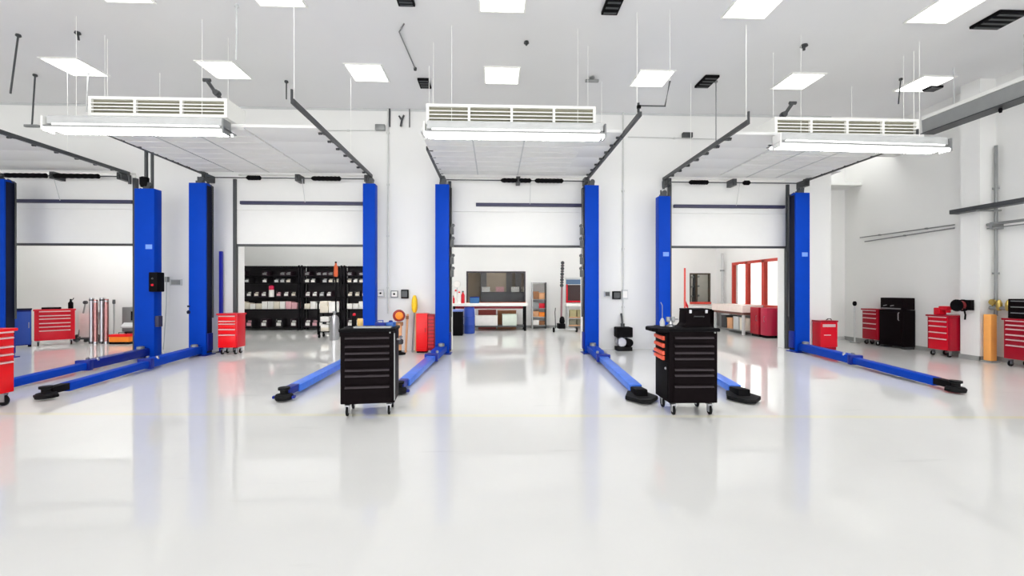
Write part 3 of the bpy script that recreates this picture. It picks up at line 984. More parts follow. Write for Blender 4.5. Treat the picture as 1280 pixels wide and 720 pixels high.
# near cart 2
cart2 = cabinet('tool_cart', 'black tool cart with an orange-red rack on its side and a wide rounded top', .58, .48, 1.04, (2.36, 5.03, 0), R(-1), BLACKP, BLACKP, HND, DRW, z0=.15, top=BLACK, lip=.02)
G().lathe([(.009, -.01), (.009, .004)], (.25, -.004, .99), 10, 'y').build('lock', GREY, cart2)
G().prism([(-.3, -.015), (-.42, .03), (-.46, .12), (-.46, .36), (-.42, .45), (-.3, .49)], .99, 1.035, axis='z').build('side_tray', BLACK, cart2, bevel=.012)
rk = box(-.315, -.29, .06, .40, .66, .96).build('side_rack', BLACK, cart2)
for k, zz in enumerate((.92, .83, .74, .68)):
    G().prism([(.08, zz - .03), (.38, zz - .015), (.38, zz + .025), (.08, zz + .02)], -.345, -.315, axis='x').build('tool_grip', mat('orange_red_grip', (226, 84, 50), .4), rk, bevel=.006)
box(-.298, -.29, .05, .43, .19, .62).build('side_door', BLACK, cart2, bevel=.003)
G().lathe([(.012, -.31), (.018, -.3)], (0, .1, .55), 10, 'x').build('door_knob', CHROME, cart2)

# things on the near carts
def onc(cart, x, y, z=1.04):
    a = cart.rotation_euler.z
    return (cart.location.x + x * math.cos(a) - y * math.sin(a), cart.location.y + x * math.sin(a) + y * math.cos(a), z)


t = thing('blue_case', 'small blue case lying on the left black cart, left of its twin', 'case', onc(cart1, .12, .2), .1, 'blue cases on the left cart')
box(-.06, .06, -.05, .05, 0, .055).build('case', BLUED, t, bevel=.012)
G().tube([(-.03, 0, .055), (-.03, 0, .08), (.03, 0, .08), (.03, 0, .055)], .006, 6).build('handle', BLUE, t)
t = thing('blue_case', 'small blue case lying on the left black cart, right of its twin', 'case', onc(cart1, .24, .22), -.15, 'blue cases on the left cart')
box(-.05, .05, -.05, .05, 0, .06).build('case', mat('mid_blue_plastic', (30, 90, 170), .4), t, bevel=.012)
G().lathe([(.025, .06), (.025, .075), (.01, .08)], (0, 0, 0), 10).build('cap', BLUED, t)
t = tag(G().lathe([(.028, 0), (.036, .02), (.036, .09), (.03, .1), (.028, .085)], (0, 0, 0), 14).build('cup', mat('tan_cup', (226, 190, 120), .5)), 'tan cup standing at the back left of the left black cart', 'cup')
t.location = onc(cart1, -.14, .3)
t = thing('spray_can', 'dark can with a red cap standing at the left back of the left black cart', 'can', onc(cart1, -.22, .34))
G().lathe([(.03, 0), (.03, .12), (.02, .135)], (0, 0, 0), 14).build('body', BLACK, t)
G().lathe([(.018, .135), (.018, .16), (.01, .165)], (0, 0, 0), 12).build('cap', RED, t)
t = thing('wrench_tray', 'low metal tray with wrenches at the right of the left black cart top', 'tray', onc(cart1, .05, .08))
G().box(-.22, .22, -.04, .04, 0, .006).box(-.22, .22, -.04, -.035, .006, .02).box(-.22, .22, .035, .04, .006, .02).build('tray', GREY, t)
for k in range(3):
    G().tube([(-.18 + .12 * k, -.02, .015), (-.09 + .12 * k, .02, .015)], .007, 6).build('wrench', CHROME, t)

t = thing('tool_case', 'black flared tool case standing at the back of the right black cart', 'case', onc(cart2, .14, .3))
G().prism([(-.2, 0), (.2, 0), (.17, .03), (.155, .05), (.15, .2), (-.15, .2), (-.155, .05), (-.17, .03)], -.1, .1, axis='y').build('body', BLACKP, t, bevel=.008)
box(-.15, .15, -.105, .105, .2, .225).build('lid', BLACK, t, bevel=.008)
G().tube([(-.06, -.108, .12), (-.06, -.13, .13), (.06, -.13, .13), (.06, -.108, .12)], .007, 6).build('handle', DGREY, t)
for x in (-.1, .1):
    box(x - .015, x + .015, -.112, -.1, .17, .21).build('latch', CHROME, t)
t = thing('chrome_vise', 'small chrome vise with jaws at the left of the right cart top', 'vise', onc(cart2, -.17, .28))
G().lathe([(.05, 0), (.05, .015), (.025, .03), (.022, .06)], (0, 0, 0), 14).build('base', CHROME, t)
G().box(-.05, -.012, -.02, .02, .06, .12).box(.012, .05, -.02, .02, .06, .12).box(-.05, .05, -.012, .012, .055, .075).build('jaw', GREY, t, bevel=.004)
G().tube([(.05, 0, .09), (.09, 0, .09)], .007, 8).tube([(.09, -.03, .09), (.09, .03, .09)], .004, 6).build('screw', CHROME, t)
t = thing('spray_bottle', 'clear grey bottle with a thin upright nozzle on the right cart top', 'bottle', onc(cart2, -.25, .34))
G().lathe([(.03, 0), (.032, .05), (.02, .085), (.01, .1)], (0, 0, 0), 14).build('bottle', LGREY, t)
G().tube([(0, 0, .1), (0, 0, .26), (-.02, 0, .3)], .005, 6).build('nozzle', GREY, t)

# red cabinet at the left edge
t = cabinet('roller_cabinet', 'bright red drawer cabinet cut off at the left edge of the picture', .78, .5, 1.0, (-6.27, 5.52, 0), R(90), REDB, REDB, HSIL, split(.0, .5, .62, .74, .88, .97), z0=.17, cr=.07, side_margin=.03)
GR = caster

# bay 0 room
t = cabinet('roller_cabinet', 'red drawer cabinet with a black tray on top behind the leftmost opening', .76, .5, .97, (-11.83, 12.12, 0), R(45), RED, RED, HSIL, split(0, .34, .46, .58, .72, .82, .96), z0=.14, side_margin=.08)
box(-.25, .12, .08, .4, .97, 1.02).build('top_tray', BLACK, t, bevel=.01)
t = thing('blue_cabinet', 'tall blue metal cabinet joined to the left of the red drawer cabinet', 'cabinet', (-11.83 - .61 * math.cos(R(45)), 12.12 - .61 * math.sin(R(45)), 0), R(45))
box(-.18, .18, 0, .5, .05, .96).build('body', BLUED, t, bevel=.012)
dr = box(-.18, .18, -.015, 0, .08, .92).build('door', mat('door_blue', (20, 66, 160), .35), t, bevel=.006)
G().tube([(.14, -.015, .5), (.14, -.04, .52), (.14, -.04, .62), (.14, -.015, .64)], .008, 6).build('handle', CHROME, dr)
box(-.19, .19, -.02, .52, .96, 1.0).build('top', NAVY, t, bevel=.008)
for sx in (-.15, .15):
    box(sx - .03, sx + .03, .05, .45, 0, .05).build('foot', BLACK, t)
a = at(78, 386, 12.4)
t = thing('grease_gun', 'dark upright tool standing at the right corner of the red cabinet top', 'tool', (-11.83, 12.55, .97))
G().lathe([(.05, 0), (.055, .02), (.055, .16), (.025, .2), (.02, .27)], (0, 0, 0), 12).build('barrel', BLACK, t)
G().tube([(0, 0, .2), (.06, 0, .26), (.08, 0, .3)], .01, 6).build('lever', DGREY, t)

# hand truck with white panel
a = at(99, 425, 12.8)
t = thing('hand_truck', 'white hand truck with a thin pole handle behind the leftmost opening', 'hand truck', (a.x + .22, 12.75, 0))
G().tube([(-.26, .05, .1), (-.2, .1, .6), (-.14, .15, 1.12)], .018, 8).tube([(.26, .05, .1), (.26, .12, .85)], .018, 8).build('frame', GREY, t)
G().lathe([(.05, -.03), (.05, .03)], (-.14, .15, 1.13), 12, 'y').build('grip', DGREY, t)
box(-.24, .25, .06, .09, .16, .82).build('panel', PAPER, t)
G().box(-.2, .22, -.16, .14, .1, .13).box(.04, .1, -.1, .0, .02, .1).build('foot_plate', DGREY, t)
for x in (-.3, .3):
    G().lathe([(.03, -.025), (.1, -.025), (.11, 0), (.1, .025), (.03, .025)], (x, .06, .11), 16, 'x').build('wheel', DGREY, t)

# standing chrome tubes
tn = ['leftmost', 'second', 'third', 'fourth']
TUBR = mat('rosy_steel', (176, 128, 126), .25, .8)
for k, px in enumerate((114.5, 119.5, 127.5, 133)):
    a = at(px, 428, 12.45)
    t = thing('steel_tube', 'upright polished exhaust tube behind the leftmost opening, %s of four from the left' % tn[k], 'tube', (a.x, 12.45, 0), 0, 'exhaust tubes standing behind the leftmost opening')
    hh = (1.27, 1.22, 1.27, 1.24)[k]
    G().lathe([(.05, 0), (.05, hh), (.042, hh), (.042, hh - .05)], (0, 0, 0), 16).build('tube', CHROME if k % 2 == 0 else TUBR, t)
    for za, zb in ((0, .06), (hh - .08, hh - .04)):
        G().lathe([(.056, za), (.056, zb)], (0, 0, 0), 16).build('collar', DGREY if k % 2 == 0 else CHROME, t)
a = at(140.5, 427, 12.45)
t = thing('pry_bar', 'thin dark bar leaning upright right of the polished exhaust tubes', 'bar', (a.x, 12.45, 0))
G().tube([(.03, 0, 0), (.02, .03, .6), (-.01, .06, 1.15)], .018, 8).build('bar', GREY, t)
G().lathe([(.03, 1.1), (.035, 1.14), (.03, 1.22)], (-.01, .06, 0), 10).build('grip', DGREY, t)
# grey machine with orange toolbox
a = at(157, 428, 12.5)
t = thing('test_machine', 'grey workshop machine with a dark screen behind the leftmost opening', 'machine', (a.x + .05, 12.75, 0))
box(-.36, .36, 0, .4, .3, 1.0).build('body', GREY, t, bevel=.02)
box(-.1, .3, -.015, 0, .62, .88).build('screen', BLACK, t)
G().prism([(-.12, .42), (-.12, .46), (0, .56), (0, .42)], -.3, .34, axis='x').build('tray', LGREY, t)
for x in (-.3, .3):
    box(x - .03, x + .03, .05, .36, 0, .3).build('leg', DGREY, t)
t = thing('orange_toolbox', 'orange toolbox on the floor in front of the grey machine', 'toolbox', (a.x, 12.4, 0))
box(-.26, .26, -.12, .12, .0, .06).build('base', BLACK, t, bevel=.01)
box(-.26, .26, -.12, .12, .06, .2).build('body', ORANGE, t, bevel=.012)
box(-.27, .27, -.13, .13, .2, .27).build('lid', REDB, t, bevel=.012)
G().tube([(-.1, 0, .27), (-.1, 0, .31), (.1, 0, .31), (.1, 0, .27)], .012, 6).build('handle', BLACK, t)

# blue pole and red chest
a = at(277, 437, WY - .08)
t = thing('blue_pole', 'thin dark blue pole standing against the wall behind the red drawer chest', 'pole', (a.x, WY - .1, 0))
box(-.035, .035, -.03, .03, .02, 2.42).build('pole', mat('deep_blue_paint', (30, 36, 160), .4), t, bevel=.008)
box(-.08, .08, -.07, .07, 0, .02).build('foot_plate', NAVY, t)
t = cabinet('roller_cabinet', 'small red drawer chest at the wall in front of the blue pole', .44, .34, .95, (at(284, 440, 10.2).x, 10.2, 0), 0, RED, REDB, HSIL, split(0, .4, .56, .72, .8, .95), z0=.16, side_margin=.03)
# red tall lockers, mop, lamp stand
a = at(527.5, 438, 10.35)
t = thing('red_locker', 'tall red locker right of the yellow mop, left one of the pair', 'locker', (a.x, 10.3, 0), 0, 'red lockers left of the middle bay')
box(-.135, .135, 0, .36, .04, .93).build('body', REDB, t, bevel=.015)
dr = box(-.115, .115, -.012, 0, .1, .88).build('door', REDB, t, bevel=.006)
G().tube([(.09, -.012, .5), (.09, -.03, .51), (.09, -.03, .58), (.09, -.012, .59)], .006, 6).build('handle', DGREY, dr)
box(-.12, .12, .03, .33, 0, .04).build('plinth', BLACK, t)
a = at(538.5, 438, 10.35)
t = thing('red_locker', 'narrow tall red locker between its wider twin and the blue column', 'locker', (a.x, 10.36, 0), 0, 'red lockers left of the middle bay')
box(-.09, .09, 0, .32, .04, .91).build('body', REDD, t, bevel=.015)
g = G()
for k in range(9):
    g.box(-.07, .07, -.01, 0, .12 + .085 * k, .17 + .085 * k)
g.build('louvre_face', RED, t)
box(-.08, .08, .03, .3, 0, .04).build('plinth', BLACK, t)
a = at(518, 438, WY - .2)
t = thing('upturned_mop', 'yellow-headed mop standing head up against the wall left of the red lockers', 'mop', (a.x, WY - .35, 0))
G().tube([(-.02, 0, 0), (-.01, .08, .5), (0, .16, .98)], .022, 8).build('pole', GREY, t)
G().lathe([(.03, .93), (.065, 1.0), (.075, 1.12), (.065, 1.26), (.03, 1.36)], (0, .17, 0), 12).build('head', YELLOW, t)
G().tube([(.05, .02, 0), (.04, .1, .5), (.03, .16, .95)], .014, 8).build('second_rod', mat('pale_yellow_rod', (226, 206, 150), .5), t)
a = at(500, 442, 10.15)
t = thing('lamp_stand', 'orange round work lamp on a tan stand behind the left black cart', 'lamp', (a.x, 10.1, 0))
G().lathe([(.14, 0), (.14, .03), (.05, .06), (.045, .1)], (0, 0, 0), 16).build('base', BLACK, t)
G().tube([(0, 0, .08), (0, 0, .72)], .045, 10, .06).build('column', TAN, t)
G().lathe([(.06, .24), (.075, .27), (.075, .33), (.05, .36)], (.02, -.03, 0), 12).build('clamp', DGREY, t)
G().lathe([(.09, .02), (.14, -.03), (.135, -.1), (.1, -.12)], (0, 0, .9), 18, 'y').build('shade', mat('dark_red_plastic', (140, 36, 30), .4), t)
G().lathe([(.095, -.11), (.08, -.15), (.03, -.165)], (.02, 0, .9), 18, 'y').build('lens', ORANGE, t)
G().box(-.1, .08, -.05, .05, .66, .75).build('bracket', BROWN, t, bevel=.015)
t = thing('wooden_board', 'narrow tan board standing on end between the lamp stand and the mop', 'board', (at(507, 440, 10.4).x, 10.4, 0))
G().bar((0, 0, 0), (.0, .25, .9), .05, .03).build('board', TAN, t)
box(-.03, .03, .18, .24, .78, .86).build('end_block', BROWN, t)

# alcove and right wall cabinets
a, b = at(1022, 433, 10.5), at(1043, 401, 10.5)
t = thing('waste_bin', 'small red metal bin standing alone by the wall right of the last blue column', 'bin', ((a.x + b.x) / 2, 10.4, 0))
w = (b.x - a.x) / 2
box(-w, w, 0, .28, .07, .69).build('body', RED, t, bevel=.01)
box(-w - .01, w + .01, -.015, .29, .69, .73).build('lid', REDD, t, bevel=.008)
box(-w * .75, w * .75, -.006, 0, .57, .64).build('label_strip', HSIL, t)
box(-w * .6, w * .2, -.006, 0, .36, .38).build('trim_strip', HSIL, t)
box(-w + .02, w - .02, .02, .26, 0, .07).build('plinth', REDD, t)
G().tube([(.0, .1, .73), (.05, .1, .77), (.12, .1, .77), (.14, .1, .73)], .012, 6).build('handle', DGREY, t)

t = cabinet('roller_cabinet', 'narrow red drawer cabinet left of the black cabinet in the right-hand alcove', .5, .3, .98, (10.2, 11.36, 0), R(-90), REDD, REDD, HSIL, split(.0, .38, .54, .72, .86, .97), z0=.15, side_margin=.04)
t = thing('steel_pole', 'thin pole with a dark knob left of the narrow red cabinet', 'pole', (10.2, 11.85, 0))
G().tube([(0, 0, .02), (0, 0, 1.05)], .02, 8).build('pole', LGREY, t)
G().lathe([(.03, 1.04), (.05, 1.08), (.05, 1.13), (.03, 1.17)], (0, 0, 0), 12).build('knob', BLACK, t)
G().lathe([(.12, 0), (.12, .02)], (0, 0, 0), 14).build('base', GREY, t)
# black tall cabinet
t = thing('black_cabinet', 'tall black steel cabinet in the alcove between two red cabinets', 'cabinet', (10.2, 10.73, 0), R(-90))
# local frame: front = -Y local -> world -X ; local +X -> world -Y
box(-.335, .335, .0, .32, .06, .98).build('body', BLACKP, t, bevel=.015)
box(-.325, .325, .02, .32, .99, 1.29).build('top_chest', BLACKP, t, bevel=.015)
dr = box(-.3, .3, -.015, 0, .14, .92).build('door', BLACKP, t, bevel=.006)
G().tube([(.24, -.015, .72), (.24, -.04, .74), (.24, -.04, .9), (.24, -.015, .92)], .01, 8).build('handle', CHROME, dr)
dr = box(-.3, .3, .003, .02, 1.03, 1.24).build('drawer', BLACKP, t, bevel=.006)
box(-.27, .27, -.01, .003, 1.0, 1.03).build('handle', CHROME, dr)
for x in (-.2, .0):
    G().tube([(x, -.01, 1.08), (x + .1, -.02, 1.1)], .012, 8).build('key_tag', CHROME, t)
for x in (-.3, .3):
    box(x - .05, x + .05, .04, .28, 0, .06).build('foot', DGREY, t)
t = cabinet('roller_cabinet', 'wide red tool chest by the right wall carrying a red bench grinder', .5, .44, .93, (9.98, 9.34, 0), R(-90), REDD, RED, HSIL, split(.0, .34, .52, .70, .84, .97), z0=.15, side_margin=.05)
chest = t
t = thing('bench_grinder', 'red bench machine standing on the wide red tool chest', 'machine', (10.14, 9.4, .93))
box(-.08, .09, -.02, .12, 0, .16).build('body', RED, t, bevel=.02)
G().box(-.07, .07, -.17, .02, .11, .2).build('arm', RED, t, bevel=.02)
box(-.04, .04, -.16, -.1, .05, .11).build('head', RED, t, bevel=.015)
t = thing('hose_reel', 'dark red and black hose reel fixed to the pilaster above the red tool chest', 'hose reel', (10.12, 8.87, 1.16))
box(-.05, .03, -.12, .12, -.1, .12).build('bracket', BLACK, t)
G().lathe([(.03, -.2), (.13, -.2), (.13, -.18), (.07, -.17), (.07, -.07), (.13, -.06), (.13, -.04), (.03, -.04)], (0, .03, 0), 18, 'x').build('drum', BLACK, t)
G().lathe([(.085, -.165), (.1, -.155), (.1, -.085), (.085, -.075)], (0, .03, 0), 18, 'x').build('hose', mat('dark_red_hose', (120, 30, 34), .5), t)
G().tube([(-.12, -.05, -.06), (-.12, -.08, -.2), (-.12, -.07, -.3)], .015, 8).build('hose_end', BLACK, t)
t = cabinet('roller_cabinet', 'red drawer cabinet under a black top chest at the right edge of the picture', .95, .46, .94, (10.03, 7.66, 0), R(-90), REDD, REDD, HSIL, split(.0, .36, .5, .62, .76, .86, .97), z0=.15, side_margin=.05)
t = thing('top_chest', 'black top chest standing on the red cabinet at the right edge', 'tool chest', (10.06, 7.66, .94), R(-90))
box(-.43, .43, .012, .42, 0, .38).build('body', BLACKP, t, bevel=.012)
for k in range(3):
    dr = box(-.4, .4, -.002, .02, .02 + .115 * k, .125 + .115 * k).build('drawer', BLACKP, t, bevel=.004)
    box(-.36, .36, -.02, -.002, .1 + .115 * k, .115 + .115 * k).build('handle', GREY, dr)
G().tube([(-.2, .2, .38), (-.2, .2, .43), (.1, .2, .43), (.1, .2, .38)], .014, 8).build('carry_handle', BLACK, t)

# ------------------------------------------------------------------ rear workshop: black shelving seen through the left bay
SY = 16.25
SH = (.11, .78, 1.23, 1.74, 2.36)
units = [(-9.55, -7.2), (-7.15, -5.66), (-5.6, -4.1)]
uname = ['left', 'middle', 'right']
SHF = mat('black_shelf_paint', (30, 28, 32), .5, var=.08, spec=.1)
for ui, (a, b) in enumerate(units):
    t = thing('shelving_unit', 'black parts shelving in the workshop behind the left bay, %s unit of three' % uname[ui], 'shelving', (a, SY, 0), 0, 'black parts shelving behind the left bay')
    w = b - a
    for x in (0, w - .05):
        for y in (0, .5):
            box(x, x + .05, y, y + .05, 0, 2.4).build('upright', SHF, t)
    box(.05, w - .05, .53, .545, .1, 2.4).build('back_panel', mat('shelf_back', (48, 44, 48), .6), t)
    for z in SH:
        box(.0, w, .0, .53, z - .03, z).build('shelf', SHF, t)
BIN = [mat('charcoal_bin_plastic', (44, 42, 46), .5), mat('dark_plum_bin', (58, 40, 50), .5)]
proto = {}


def bin_thing(kind, w, h, label, loc, group, card):
    key = (kind, round(w, 3), round(h, 3), card.name)
    if key in proto:
        return dup(proto[key], loc, None, label, group)
    t = thing('parts_bin' if kind < 2 else 'parts_box', label, 'bin' if kind < 2 else 'box', loc, 0, group)
    if kind < 2:
        d = .36
        g = G()
        g.box(-w / 2, w / 2, 0, d, 0, .015).box(-w / 2, -w / 2 + .012, .0, d, .015, h).box(w / 2 - .012, w / 2, .0, d, .015, h)
        g.box(-w / 2 + .012, w / 2 - .012, d - .012, d, .015, h).box(-w / 2 + .012, w / 2 - .012, 0, .012, .015, h * .62)
        g.build('tub', BIN[kind], t)
        box(-w * .36, w * .36, -.006, 0, h * .18, h * .56).build('label_card', card, t)
        g = G()
        for k in range(3):
            x = -w * .28 + w * .28 * k
            g.lathe([(.03, .02), (.04, .04), (.04, h * .75), (.02, h * .82)], (x, .12, 0), 8)
        g.build('contents', card, t)
    else:
        box(-w / 2, w / 2, 0, .36, 0, h).build('carton', card, t, bevel=.006)
        box(-w * .12, w * .12, -.003, .3, h, h + .002).build('tape', TAN, t)
    proto[key] = t
    return t


rown = ['bottom', 'second', 'third', 'top']
for ui, (a, b) in enumerate(units):
    for ri in range(4):
        z = SH[ri]
        space = SH[ri + 1] - .03 - z
        pitch = .215 if ri in (1, 3) else .245
        n = int((b - a - .16) / pitch)
        for k in range(n):
            if random.random() < (.12 if ri != 1 else .06):
                continue
            x = a + .1 + (k + .5) * (b - a - .2) / n
            if ri == 1:      # light cartons
                kind, w, h = 2, .19, random.choice((.2, .24, .28))
                card = random.choice((CREAM, PAPER, PAPER, PINK))
                lab = 'pale carton standing in a row on the second shelf of the %s black unit' % uname[ui]
            elif ri == 0:
                kind, w, h = random.choice((0, 0, 1)), .22, .3
                card = random.choice((PAPER, PAPER, PAPER, LGREY, PINK))
                lab = 'dark open parts bin on the bottom shelf of the %s black unit' % uname[ui]
            else:
                kind, w, h = (0 if ri == 3 else random.choice((0, 1))), .185, (.2 if ri == 3 else .22)
                card = random.choice((PAPER, PINK, CREAM, LGREY))
                lab = 'dark open parts bin on the %s shelf of the %s black unit' % (rown[ri], uname[ui])
            bin_thing(kind, w, h, lab, (x, SY + .04, z), 'parts on the %s shelf of the %s black unit' % (rown[ri], uname[ui]), card)
        # back row above the bins on the two tall rows
        if ri == 3:
            for k in range(n):
                if random.random() < .35:
                    continue
                x = a + .1 + (k + .5) * (b - a - .2) / n
                bin_thing(1, .185, .16, 'small dark bin in the upper row, top of the %s black shelving' % uname[ui], (x, SY + .04, z + .28), 'upper row of bins on the %s black unit' % uname[ui], GREY)
            box(.1, b - a - .1, .02, .5, z + .255, z + .275).build('shelf', SHF, [o for o in COL.objects if o.name.startswith('shelving_unit')][ui])
# red and white tins on the left unit, orange item
tq = thing('oil_tin', 'pink-red topped white tin on the third shelf of the left black unit', 'tin', (at(338, 372, SY - .02).x, SY - .12, SH[2]))
# tin stands at the front edge of the shelf board
tq.location.y = SY + .08
G().lathe([(.09, 0), (.09, .26)], (0, -.02, 0), 14).build('body', PAPER, tq)
G().lathe([(.092, .26), (.092, .4), (.03, .43)], (0, -.02, 0), 14).build('cap', mat('crimson_plastic', (214, 30, 80), .4), tq)

# trolley of white boxes in front of the shelves
a = at(409, 424, 13.6)
t = thing('box_trolley', 'dark trolley stacked with white boxes in front of the black shelving', 'trolley', (a.x, 13.6, 0))
for x in (-.3, .24):
    for y in (0, .4):
        box(x, x + .035, y, y + .035, .1, 1.12 if x < 0 else 1.9).build('post', BLACK, t)
for z in (.2, .5, .78):
    box(-.3, .275, 0, .435, z - .02, z).build('shelf', BLACK, t)
for x in (-.26, .24):
    for y in (.05, .39):
        G().lathe([(.02, -.02), (.05, -.02), (.05, .02), (.02, .02)], (x, y, .05), 12, 'x').box(x - .02, x + .02, y - .02, y + .02, .05, .18).build('wheel', RUB, t)
for k, (x, w, z, h) in enumerate(((-.12, .24, .78, .2), (.13, .2, .78, .34), (-.13, .22, .98, .16), (-.1, .26, .5, .16), (-.1, .24, .2, .12), (-.1, .24, .32, .1))):
    bb = tag(box(-w / 2, w / 2, 0, .34, 0, h - .002).build('white_box', PAPER if k % 2 else CREAM, bevel=.008),
             ['white box at the left on the upper trolley shelf', 'tall white box at the right on the upper trolley shelf', 'white box lying on another on the trolley top left',
              'white box on the middle shelf of the dark trolley', 'cream box on the lowest trolley shelf', 'white box lying on the cream box, lowest trolley shelf'][k], 'box', 'boxes on the dark trolley')
    bb.location = (a.x + x, 13.64, z)
t = thing('gas_bottle', 'silver ribbed cylinder standing at the right of the white box trolley', 'cylinder', (at(419, 426, 13.2).x, 13.15, 0))
G().lathe([(.13, 0), (.14, .03), (.13, .2), (.14, .24), (.13, .42), (.14, .46), (.12, .66), (.05, .74)], (0, 0, 0), 16).build('body', CHROME, t)
G().lathe([(.04, .74), (.04, .8), (.06, .81), (.06, .85)], (0, 0, 0), 12).build('valve', GREY, t)
t = thing('orange_flask', 'orange bottle on top of the tall post of the white box trolley', 'bottle', (a.x + .257, 13.618, 1.9))
G().lathe([(.05, 0), (.06, .04), (.06, .3), (.03, .38), (.025, .42)], (0, 0, 0), 14).build('body', mat('rust_orange', (206, 88, 40), .45), t)
G().lathe([(.03, .42), (.03, .47)], (0, 0, 0), 12).build('cap', BLACK, t)

# ------------------------------------------------------------------ rear workshop behind the middle bay
bx0, bx1, by0 = at(562, 383, 15.6).x, at(660, 383, 15.6).x, 15.6
t = thing('workbench', 'long white-topped workbench under the dark framed rear window', 'workbench', (bx0, by0, 0))
w = bx1 - bx0
box(0, w, 0, .8, .90, 1.0).build('worktop', PAPER, t, bevel=.01)
for x in (.06, w - .14):
    for y in (.05, .68):
        box(x, x + .08, y, y + .08, 0, .9).build('leg', BLACK, t)
box(.14, w - .14, .7, .76, .78, .88).build('rail', REDD, t)
box(.1, w - .1, .1, .75, .14, .18).build('lower_shelf', DGREY, t)


def carton(name, label, x0, x1, z0, z1, y, m, d=.35, group=None, lid=None):
    o = thing(name, label, 'box', ((x0 + x1) / 2, y, z0), 0, group)
    w = (x1 - x0) / 2
    h = z1 - z0
    box(-w, w, 0, d, 0, h - .03).build('body', m, o, bevel=.008)
    box(-w - .008, w + .008, -.008, d + .008, h - .03, h).build('lid', lid or m, o, bevel=.006)
    return o


X = lambda px, y=15.75: at(px, 380, y).x
carton('white_crate', 'long white crate on the shelf under the workbench, left one', X(594), X(622), .18, .55, 15.8, PAPER)
carton('white_crate', 'pale green-white crate on the shelf under the workbench, right one', X(628), X(646), .18, .6, 15.8, mat('mint_white', (226, 236, 222), .6))
carton('red_crate', 'dull red crate on the floor against the wall behind the white crates', X(598, 16.7), X(620, 16.7), .0, .72, 16.55, mat('dull_red_crate', (140, 54, 44), .6))
carton('red_crate', 'tan crate against the wall behind the right white crate', X(622, 16.7), X(645, 16.7), .0, .7, 16.55, BROWN)
t = thing('blue_box', 'small blue box on the left end of the white workbench', 'box', (X(593, 15.9), 15.9, 1.0))
box(-.17, .17, 0, .2, 0, .2).build('body', mat('steel_blue_box', (36, 96, 150), .5), t, bevel=.012)
box(-.175, .175, -.005, .205, .2, .235).build('lid', BLUED, t, bevel=.008)
# bottles at the left end of the bench
for k, (px, m, hgt, lab) in enumerate(((566, RED, .26, 'red can at the far left end of the white workbench'), (569.5, PAPER, .46, 'tall white bottle at the left end of the white workbench'),
                                       (574, PAPER, .4, 'white bottle in front of the red and white cluster on the workbench'), (578.5, RED, .42, 'tall red can right of the white bottles on the workbench'))):
    t = thing('fluid_bottle', lab, 'bottle', (X(px, 15.85), 15.85 + .05 * (k % 2), 1.0), 0, 'bottles on the left end of the workbench')
    G().lathe([(.06, 0), (.065, .02), (.065, hgt * .7), (.03, hgt * .88), (.028, hgt * .95)], (0, 0, 0), 14).build('body', m, t)
    G().lathe([(.034, hgt * .95), (.034, hgt * 1.06), (.015, hgt * 1.08)], (0, 0, 0), 12).build('cap', REDB if m is PAPER else DGREY, t)
t = thing('small_fan', 'white round-headed bench fan behind the red and white bottles', 'fan', (X(571.5, 16.2), 16.2, 1.0))
G().lathe([(.1, 0), (.1, .02), (.025, .05), (.02, .6)], (0, 0, 0), 14).build('stand', LGREY, t)
G().lathe([(.03, .02), (.12, .01), (.13, -.03), (.12, -.07), (.03, -.08)], (0, 0, .7), 18, 'y').build('head', PAPER, t)
# black and blue bins before the bench
a = at(567, 419, 13.6)
t = thing('black_bin', 'black bin with a pale blue rim left of the blue drum under the workbench end', 'bin', (a.x, 14.1, 0))
box(-.28, .24, 0, .5, 0, .78).build('body', BLACK, t, bevel=.02)
box(-.3, .26, -.02, .52, .78, .84).build('rim', mat('periwinkle_rim', (110, 130, 200), .5), t, bevel=.015)
a = at(583, 419, 14.1)
t = thing('blue_drum', 'blue plastic drum standing right of the black bin under the workbench end', 'drum', (a.x + .05, 14.85, 0))
G().lathe([(.17, 0), (.19, .03), (.19, .28), (.2, .3), (.19, .32), (.19, .56), (.2, .58), (.19, .6), (.18, .84), (.16, .87)], (0, 0, 0), 22).build('drum', mat('drum_blue', (36, 72, 170), .4), t)
G().lathe([(.17, .87), (.17, .9), (.05, .91)], (0, 0, 0), 20).build('lid', BLUED, t)
# narrow shelf of boxes
a, b = at(665, 407, 16.6), at(683, 354, 16.6)
t = thing('parts_rack', 'narrow tall rack of brown boxes against the rear wall right of the workbench', 'rack', (a.x, 16.6, 0))
w = b.x - a.x
for x in (0, w - .04):
    box(x, x + .04, 0, .36, 0, 1.78).build('side', LGREY if x == 0 else DGREY, t)
for z in (.1, .42, .75, 1.1, 1.74):
    box(.04, w - .04, 0, .36, z, z + .03).build('shelf', GREY, t)
cols = [PAPER, BROWN, TAN, ORANGE]
zn = ['lowest', 'second', 'third', 'fourth']
for k, z in enumerate((.13, .45, .78, 1.13)):
    for j in range(2):
        ww = (w - .12) / 2
        o = carton('parts_carton', '%s carton on the %s shelf of the narrow rack, %s one' % (['white', 'brown', 'tan', 'orange', 'red', 'grey'][[0, 1, 2, 3, 5, 4, 1, 2][k * 2 + j]], zn[k], ['left', 'right'][j]),
                   a.x + .05 + j * (ww + .01), a.x + .05 + j * (ww + .01) + ww, z, z + (.2, .22, .24, .3)[k] - .05 * j, 16.64, [PAPER, BROWN, TAN, ORANGE, GREY, RED, BROWN, TAN][k * 2 + j], .28, 'cartons in the narrow rack')
